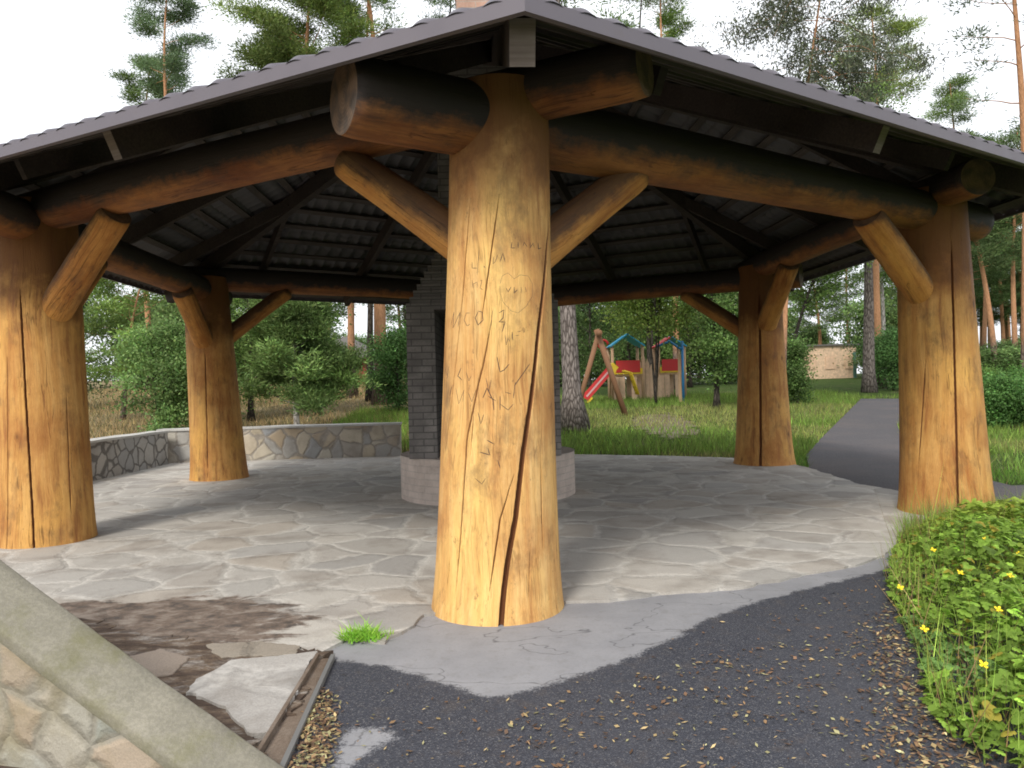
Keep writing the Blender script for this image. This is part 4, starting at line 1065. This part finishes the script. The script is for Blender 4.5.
# celandine bed in the right foreground
bed = [G(893, 560), G(905, 535), (4.0, 7.2), (5.4, 7.7), (8.5, 7.9), (8.5, 3), (4.6, 2.0), G(1050, 790), G(985, 770), G(945, 735), G(925, 700), G(915, 660), G(900, 620), G(888, 590)]
xs = [p[0] for p in bed]; ys = [p[1] for p in bed]
P = np.column_stack([RNG.uniform(min(xs), max(xs), 40000), RNG.uniform(min(ys), max(ys), 40000)]); P = P[inpoly(P, bed)]
def edge_d(P, poly):
    d = np.full(len(P), 9.)
    for i in range(len(poly)):
        a = np.array(poly[i]); b = np.array(poly[(i+1) % len(poly)]); ab = b-a; t = np.clip(((P-a)@ab)/max(ab@ab, 1e-9), 0, 1); d = np.minimum(d, np.linalg.norm(P-(a+t[:, None]*ab), axis=1))
    return d
ed = edge_d(P, bed)
hm = (.08+.30*np.clip(ed/.5, 0, 1))*(1+.35*vnoise(np.column_stack([P, P[:, 0]*0]), 31, 4.5)); hm = hm*(1+.25*vnoise(np.column_stack([P, P[:, 0]*0]), 37, 14.)); hm = np.clip(hm, .04, .55)
zz_ = hm*RNG.uniform(.35, 1.0, len(P))**.6
C0_ = np.column_stack([P, zz_]); n = len(C0_)
Vs, Fs, Cs = [], [], []; b = 0
tilt = RNG.normal(0, .32, (n, 2)); base_a = RNG.random(n)*2*PI; size = np.exp(RNG.normal(math.log(.028), .38, n))
patch = vnoise(np.column_stack([P, P[:, 0]*0]), 44, 3.0)
colr = np.tile(np.array([.225, .36, .055]), (n, 1))*np.exp(RNG.normal(0, .34, (n, 1)))
colr[patch > .25] = np.array([.31, .42, .065])*np.exp(RNG.normal(0, .2, ((patch > .25).sum(), 1)))
colr[patch < -.75] = np.array([.19, .33, .09])*np.exp(RNG.normal(0, .2, ((patch < -.75).sum(), 1)))
yl = RNG.random(n) < .05; colr[yl] = (.42, .36, .06)
for lf in range(5):   # lobed leaf: five leaflets
    a = base_a+(lf-2)*.85; ln = size*(1.15 if lf == 2 else .85)
    D = np.stack([np.cos(a), np.sin(a), np.zeros(n)], 1); D[:, 2] = D[:, 0]*tilt[:, 0]+D[:, 1]*tilt[:, 1]
    S = np.stack([-np.sin(a), np.cos(a), np.zeros(n)], 1); S[:, 2] = S[:, 0]*tilt[:, 0]+S[:, 1]*tilt[:, 1]
    w = ln[:, None]*.36; L_ = ln[:, None]; dr_ = np.array([0, 0, -.006])
    V = np.stack([C0_, C0_+D*L_*.45-S*w, C0_+D*L_*.85-S*w*.75+dr_, C0_+D*L_+dr_, C0_+D*L_*.85+S*w*.75+dr_, C0_+D*L_*.45+S*w], 1).reshape(-1, 3)
    Fs.append(np.arange(n)[:, None]*6+np.arange(6)+b); Vs.append(V); b += len(V); Cs.append(np.repeat(colr*np.exp(RNG.normal(0, .08, (n, 1))), 6, axis=0))
o = meshobj('celandine_bed', np.vstack(Vs), np.vstack(Fs), LEAF, None, None, False, None, None, np.vstack(Cs))
tag(o, 'bright green celandine leaves covering the bed in the right foreground', 'ground cover', kind='stuff')
q = P[RNG.random(len(P)) < .45]; st = np.column_stack([q, q[:, 0]*0])
V, F, C = blades(st, .27, .007, (.12, .18, .04), .3, (.3, .2, .1), .3, .25)
tag(meshobj('bed_stems', V, F, GRASS, None, None, False, None, None, C), 'thin green and brown stems rising through the celandine bed', 'stems', kind='stuff')
# grass fringe round the right log and along the paving edge
P = np.column_stack([RNG.uniform(3.2, 5.6, 3500), RNG.uniform(6.6, 8.0, 3500)]); ok = ~inpoly(P, plaza) & (np.hypot(P[:, 0]-4.76, P[:, 1]-8.15) > .5)
P = P[ok]; V, F, C = blades(np.column_stack([P, P[:, 0]*0]), .20, .007, (.09, .16, .04), .3, (.3, .25, .12), .2, .3)
tag(meshobj('grass_fringe', V, F, GRASS, None, None, False, None, None, C), 'long grass blades at the foot of the right log column', 'grass', kind='stuff')
# tuft
x, y = G(363, 642); P = np.column_stack([x+RNG.normal(0, .055, 500), y+RNG.normal(0, .03, 500), np.full(500, .02)])
V, F, C = blades(P, .055, .012, (.13, .26, .04), .25, None, 0, .8)
tag(meshobj('grass_tuft', V, F, GRASS, None, None, False, None, None, C), 'small bright green weed tuft in a paving joint left of the front log', 'weed')
# flowers
def flower_mesh():
    mb = MB(); 
    for k in range(4):
        a = k*PI/2; c, s_ = math.cos(a), math.sin(a); pr = [(.002, 0), (.010, -.007), (.019, -.006), (.022, 0), (.019, .006), (.010, .007)]
        mb.add([(c*u-s_*v, s_*u+c*v, .004+.3*u) for u, v in pr], [tuple(range(6))], 0)
    mb.tube([(0, 0, 0), (0, 0, .010)], .004, 6, 0)
    mb.tube([(0, 0, 0), (.01, 0, -.16)], .0018, 5, 1)
    return mb
STEM = plain('green_stem', (.09, .16, .04))
fl0 = None
for k, (u, v) in enumerate([(933, 552), (985, 541), (994, 533), (900, 590), (1019, 556), (998, 612), (983, 668), (924, 632), (1010, 578), (960, 575)]):
    gx_, gy_ = G(u, v, .36)
    M = Matrix.Translation((gx_, gy_, .37)) @ Matrix.Rotation(R(35), 4, 'X') @ Matrix.Rotation(k*1.1, 4, 'Z')
    if fl0 is None: fl0 = flower_mesh().build('yellow_flower', [YPET, STEM], None, M, True); o = fl0
    else: o = fl0.copy(); COL.objects.link(o); o.matrix_basis = M
    o.scale = (.9,)*3
    tag(o, 'small yellow four-petalled flower rising above the green bed', 'flower', 'yellow flowers in the green bed')
# litter
def litter(name, P, lab, cols_, size):
    n = len(P); a = RNG.random(n)*2*PI; L = RNG.uniform(size[0], size[1], n); w = L*RNG.uniform(.22, .6, n)
    D = np.stack([np.cos(a), np.sin(a), RNG.normal(0, .18, n)], 1); S = np.stack([-np.sin(a), np.cos(a), RNG.normal(0, .25, n)], 1)
    C = np.column_stack([P, .014+RNG.random(n)*.006])
    L = L[:, None]; w = w[:, None]
    V = np.stack([C-D*L/2, C+S*w/2, C+D*L/2, C-S*w/2], 1).reshape(-1, 3); V[:, 2] = np.maximum(V[:, 2], .0105)
    pick = RNG.integers(0, len(cols_), n); c = np.array(cols_)[pick]*np.exp(RNG.normal(0, .3, (n, 1)))
    o = meshobj(name, V, np.arange(n)[:, None]*4+np.arange(4), LITTER, None, None, False, None, None, np.repeat(np.clip(c, .01, .9), 4, axis=0)); return tag(o, lab, 'leaf litter', kind='stuff')
LC_ = [(.22, .14, .075), (.15, .09, .055), (.32, .24, .12), (.10, .065, .045), (.27, .25, .13)]
def gpts(n, poly):
    xs = [p[0] for p in poly]; ys = [p[1] for p in poly]; P = np.column_stack([RNG.uniform(min(xs), max(xs), n), RNG.uniform(min(ys), max(ys), n)]); return P[inpoly(P, poly)]
g1 = gpts(8500, [G(868, 640), G(900, 600), G(930, 690), G(960, 745), G(1010, 775), G(1010, 800), G(880, 800), G(880, 700)])
g2 = gpts(2000, [G(318, 690), G(334, 700), G(336, 740), G(320, 800), G(288, 800), G(290, 768), G(305, 720)])
g3 = gpts(1000, [G(330, 665), G(420, 690), G(495, 705), G(600, 675), G(700, 630), G(880, 575), G(900, 640), G(940, 800), G(300, 800)])
cl_ = vnoise(np.column_stack([g3, g3[:, 0]*0]), 77, 7.); g3 = g3[cl_ > -.1]
g4 = gpts(700, [G(330, 665), G(420, 690), G(495, 705), G(600, 675), G(700, 630), G(880, 575), G(900, 640), G(940, 800), G(300, 800)])
g5 = gpts(1400, [G(500, 720), G(560, 700), G(800, 640), G(880, 640), G(900, 800), G(500, 800)]); cl_ = vnoise(np.column_stack([g5, g5[:, 0]*0]), 79, 9.); g5 = g5[cl_ > -.05]
g1 = g1+RNG.normal(0, .07, g1.shape); g2 = g2+RNG.normal(0, .018, g2.shape)
litter('fallen_leaves', np.vstack([g1, g2, g3, g4, g5]), 'brown fallen needles and leaves scattered on the dark asphalt', LC_, (.010, .040))

# ------------------------------------------------------------------ playground, hut, building
zp = lambda x, y: gz(x, y)
# swing frame
Y0 = 24.5; xa = at(599, Y0); z0 = zp(xa, Y0)
sw = empty('swing_frame', (xa, Y0, z0), 'brown wooden A-shaped swing frame on the grass', 'swing frame')
def zpx(v, Y, u=600): r = ray(u, v); return CAM_H+r[2]/r[1]*Y
ztop = zpx(333, Y0); xr = at(625, Y0); xl = at(578, Y0)
for dy in (0,):
    MB().tube([(xr, Y0+dy, z0-.05), (xa-.05, Y0+dy, ztop+.12)], .095, 10).build('leg', BROWNW, sw, None, True)
    MB().tube([(xl-.12, Y0+dy+.05, z0-.05), (xa+.02, Y0+dy+.05, ztop-.05)], .085, 10).build('leg', BROWNW, sw, None, True)
MB().tube([(xa, Y0-.35, ztop-.02), (xa*1.09, Y0+2.3, ztop-.02)], .11, 12).build('top_bar', BROWNW, sw, None, True)
# slide
Y1 = 30; zs = zp(2.5, Y1)
sl = empty('slide', (at(600, Y1), Y1, zs), 'red children slide with yellow ends left of the play tower', 'slide')
p0 = Vector((at(586, Y1), Y1, zs+.15)); p1 = Vector((at(612, Y1), Y1, zpx(371, Y1)))
d = (p1-p0).normalized(); n_ = Vector((0, 1, 0)); up = d.cross(n_)*-1
if up.z < 0: up = -up
M = Matrix.Translation(p0) @ Matrix((d, n_, up)).transposed().to_4x4(); L = (p1-p0).length
MB().box((L/2, 0, 0), (L, .5, .04)).build('chute', RED, sl, M)
for s_ in (-1, 1): MB().box((L/2, s_*.27, .08), (L, .05, .26)).build('side_rail', RED, sl, M)
MB().box((L/2, -.30, .10), (L*.9, .012, .07)).build('rail_stripe', plain('pale_pink_stripe', (.6, .35, .35)), sl, M)
MB().box((.05, 0, -.1), (.3, .56, .08)).build('landing', YEL, sl, M); MB().box((L+.1, 0, .05), (.3, .6, .3)).build('upper_lip', YEL, sl, M)
# play tower: two roofed posts structures joined by a bridge
def tower(x0, w, Y, label, roofc, roofc2, zt, arch):
    z = zp(x0, Y); t = empty('play_tower', (x0, Y, z), label, 'play tower')
    for sx in (-1, 1):
        for dy in (0, w): MB().tube([(x0+sx*w/2, Y+dy, z-.05), (x0+sx*w/2, Y+dy, zt)], .065, 10).build('post', PINKW, t, None, True)
    MB().box((x0, Y+w/2, z+1.05), (w*.98, w*.98, .08)).build('deck', TAN, t)
    for dy in (-.075, w+.075):
        for k in (0, 1, 3): MB().box((x0-w/2+w*(k+.5)/5, Y+dy, z+.52), (w/5.4, .03, .95)).build('panel_board', TAN, t)
    MB().box((x0, Y-.085, z+1.22), (w*.95, .03, .24)).build('yellow_rail', YEL, t)
    MB().box((x0, Y-.10, z+1.42), (w*.8, .03, .50)).build('red_panel', RED, t)
    # gable roof boards
    for sx, c in ((-1, roofc2), (1, roofc)):
        p = Matrix.Translation((x0+sx*w*.28, Y+w/2, zt+.17)) @ Matrix.Rotation(sx*R(34), 4, 'Y')
        MB().box((0, 0, 0), (w*.72, w*1.25, .05)).build('roof', c, t, p)
    for q in arch:
        MB().tube([(x0+q[0]+.19*math.cos(a), Y-.15, zt-.1+q[1]+.19*math.sin(a)) for a in np.linspace(0, PI*1.7, 12)], .05, 8).build('ring_ornament', q[2], t, None, True)
    return t
Y2 = 31
tower(at(628, Y2), 1.25, Y2, 'play tower with light blue roof and red ring beside the slide', SKYB, SKYB, zpx(345, Y2), [(-1.0, .1, RED)])
tower(at(672, Y2+1), 1.1, Y2+1, 'second play tower with small blue and red roof and blue post', SKYB, RED, zpx(347, Y2+1), [])
br = empty('rope_bridge', (at(648, Y2), Y2+.5, zp(2, Y2)), 'pointed pale wooden boards standing between the two play towers', 'play fence')
for k in range(7):
    x = at(637+k*4, Y2); z = zp(x, Y2); h = 1.7-.22*abs(k-2)
    MB().add([(x-.09, Y2+.3, z), (x+.09, Y2+.3, z), (x+.09, Y2+.3, z+h), (x, Y2+.3, z+h+.25), (x-.09, Y2+.3, z+h), (x-.09, Y2+.34, z), (x+.09, Y2+.34, z), (x+.09, Y2+.34, z+h), (x, Y2+.34, z+h+.25), (x-.09, Y2+.34, z+h)],
             [(0, 1, 2, 3, 4), (9, 8, 7, 6, 5), (0, 5, 6, 1), (1, 6, 7, 2), (2, 7, 8, 3), (3, 8, 9, 4), (4, 9, 5, 0)]).build('board', TAN, br)
x = at(683, 29.5); z = zp(x, 29.5)
bp = empty('blue_post', (x, 29.5, z), 'tall blue painted post with white board at the playground edge', 'post')
MB().tube([(x, 29.5, z-.05), (x, 29.5, zpx(343, 29.5))], .05, 10).build('pole', BLUE, bp, None, True); MB().box((x-.12, 29.52, z+.95), (.12, .03, 1.9)).build('white_board', PINKW, bp)
MB().tube([(x, 29.5, zpx(352, 29.5)), (x-.5, 29.5, zpx(343, 29.5)), (x-1.0, 29.5, zpx(348, 29.5))], .05, 8).build('crossbar', BLUE, bp, None, True)
# yellow ladder
x0_ = at(622, Y2-.6); x1_ = at(636, Y2-.6); ld_ = empty('climbing_rail', (x1_, Y2-.6, zp(x1_, Y2)), 'yellow curved climbing rail leaning against the play tower', 'climbing rail')
for dy in (0, .45): MB().tube([(x0_, Y2-.7-dy, zpx(372, Y2)), (x0_+.3, Y2-.7-dy, zpx(374, Y2)), (x1_, Y2-.7-dy, zpx(395, Y2))], .045, 8).build('rail', YEL, ld_, None, True)
for k in range(4): 
    f = (k+.5)/4; MB().tube([(x0_+.3+(x1_-x0_-.3)*f, Y2-.7, zpx(374+21*f, Y2)), (x0_+.3+(x1_-x0_-.3)*f, Y2-1.15, zpx(374+21*f, Y2))], .03, 6).build('rung', YEL, ld_, None, True)
# hut
Yh = 44; xh = at(347, Yh); zh = zp(xh, Yh)-.05; hr = 1.75
hut = empty('wooden_hut', (xh, Yh, zh), 'small far hut with dark pointed roof and red-brown wood between pine trunks', 'hut')
for a in range(6):
    t_ = a*PI/3+.3; MB().tube([(xh+hr*math.cos(t_), Yh+hr*math.sin(t_), zh), (xh+hr*math.cos(t_), Yh+hr*math.sin(t_), zh+1.75)], .13, 8).build('post', HUTW, hut, None, True)
    t2 = t_+PI/3; A = Vector((xh+hr*math.cos(t_), Yh+hr*math.sin(t_), zh+.45)); B = Vector((xh+hr*math.cos(t2), Yh+hr*math.sin(t2), zh+.45)); 
    if a != 3:
        dd = (B-A).normalized(); nn = Vector((-dd.y, dd.x, 0)); MB().box(((B-A).length/2, 0, 0), ((B-A).length, .06, .75)).build('wall_panel', HUTW, hut, Matrix.Translation(A) @ Matrix((dd, nn, Vector((0, 0, 1)))).transposed().to_4x4())
V = [(xh+2.5*math.cos(a*PI/3+.3), Yh+2.5*math.sin(a*PI/3+.3), zh+1.6) for a in range(6)]+[(xh, Yh, zh+2.95)]
V += [(v[0], v[1], v[2]-.09) for v in V[:6]]
meshobj('roof', V, [(i, (i+1) % 6, 6) for i in range(6)]+[(i, 7+i, 7+(i+1) % 6, (i+1) % 6) for i in range(6)]+[tuple(range(12, 6, -1))], HUTROOF, hut, None, False)
# tan building
Yb = 52; xb = at(828, Yb); zb = zp(xb, Yb)-.3; wb = at(857, Yb)-at(799, Yb)
bd = empty('tan_building', (xb, Yb, zb), 'low tan building with peeling plaster beyond the footpath', 'building')
hb = zpx(346, Yb, 828)-zb
MB().box((xb, Yb+2, zb+hb/2), (wb, 4, hb)).build('wall', TANB, bd)
MB().box((xb, Yb+2, zb+hb+.06), (wb+.3, 4.3, .12)).build('roof', HUTROOF, bd)
for k in range(3): MB().box((xb-wb/2+wb*(k+.5)/3+.2, Yb-.02, zb+hb*.55), (.7, .06, .9)).build('boarded_window', TAN, bd)
MB().box((xb+wb/2-.15, Yb-.03, zb+hb*.42), (.22, .06, hb*.8)).build('door', plain('dull_green_door', (.10, .20, .16)), bd)

# ------------------------------------------------------------------ world, sun, camera
w = bpy.data.worlds.new('World'); sc.world = w; w.use_nodes = True
nt = w.node_tree; bg = nt.nodes['Background']
sky = nt.nodes.new('ShaderNodeTexSky'); sky.sky_type = 'NISHITA'; sky.sun_disc = False
SUN = Vector((-.42, -1.0, 1.0)).normalized()
sky.sun_elevation = math.asin(SUN.z); sky.sun_rotation = math.atan2(SUN.x, SUN.y)
sky.dust_density = 4; sky.air_density = 1.0; sky.ozone_density = 1.0
tc = nt.nodes.new('ShaderNodeTexCoord'); nz = nt.nodes.new('ShaderNodeTexNoise'); nz.inputs['Scale'].default_value = 1.6; nz.inputs['Detail'].default_value = 5
nt.links.new(tc.outputs['Generated'], nz.inputs['Vector'])
rp = nt.nodes.new('ShaderNodeValToRGB'); rp.color_ramp.elements[0].position = .3; rp.color_ramp.elements[0].color = (.72, .72, .72, 1); rp.color_ramp.elements[1].position = .6; rp.color_ramp.elements[1].color = (.97, .97, .97, 1)
nt.links.new(nz.outputs[0], rp.inputs[0])
mx = nt.nodes.new('ShaderNodeMix'); mx.data_type = 'RGBA'
nt.links.new(rp.outputs[0], mx.inputs[0]); nt.links.new(sky.outputs[0], mx.inputs[6]); mx.inputs[7].default_value = (8.2, 8.4, 8.8, 1)
nt.links.new(mx.outputs[2], bg.inputs[0]); bg.inputs[1].default_value = .12
ld = bpy.data.lights.new('sun', 'SUN'); ld.energy = 2.2; ld.angle = R(14); ld.color = (1, .95, .87)
lo = bpy.data.objects.new('sun', ld); COL.objects.link(lo); lo.rotation_euler = SUN.to_track_quat('Z', 'Y').to_euler(); lo.location = (-4, -8, 12)
cam = bpy.data.cameras.new('camera'); co_ = bpy.data.objects.new('camera', cam); COL.objects.link(co_)
cam.sensor_width = 36; cam.lens = F_PX*36/1024; cam.clip_end = 2000; cam.clip_start = .05
rt = Vector((math.cos(ROLL), 0, -math.sin(ROLL))); upv = Vector((math.sin(ROLL), 0, math.cos(ROLL))); fw = Vector((0, 1, 0))
rx = Matrix.Rotation(PITCH, 3, 'X'); rt, upv, fw = rx @ rt, rx @ upv, rx @ fw
co_.matrix_world = Matrix.Translation((0, 0, CAM_H)) @ Matrix((rt, upv, -fw)).transposed().to_4x4()
sc.camera = co_
sc.view_settings.view_transform = 'Standard'; sc.view_settings.look = 'None'; sc.view_settings.gamma = 1; sc.view_settings.exposure = .5
sc.cycles.use_denoising = True; sc.cycles.filter_width = 1.8
sc.cycles.max_bounces = 8; sc.cycles.diffuse_bounces = 5
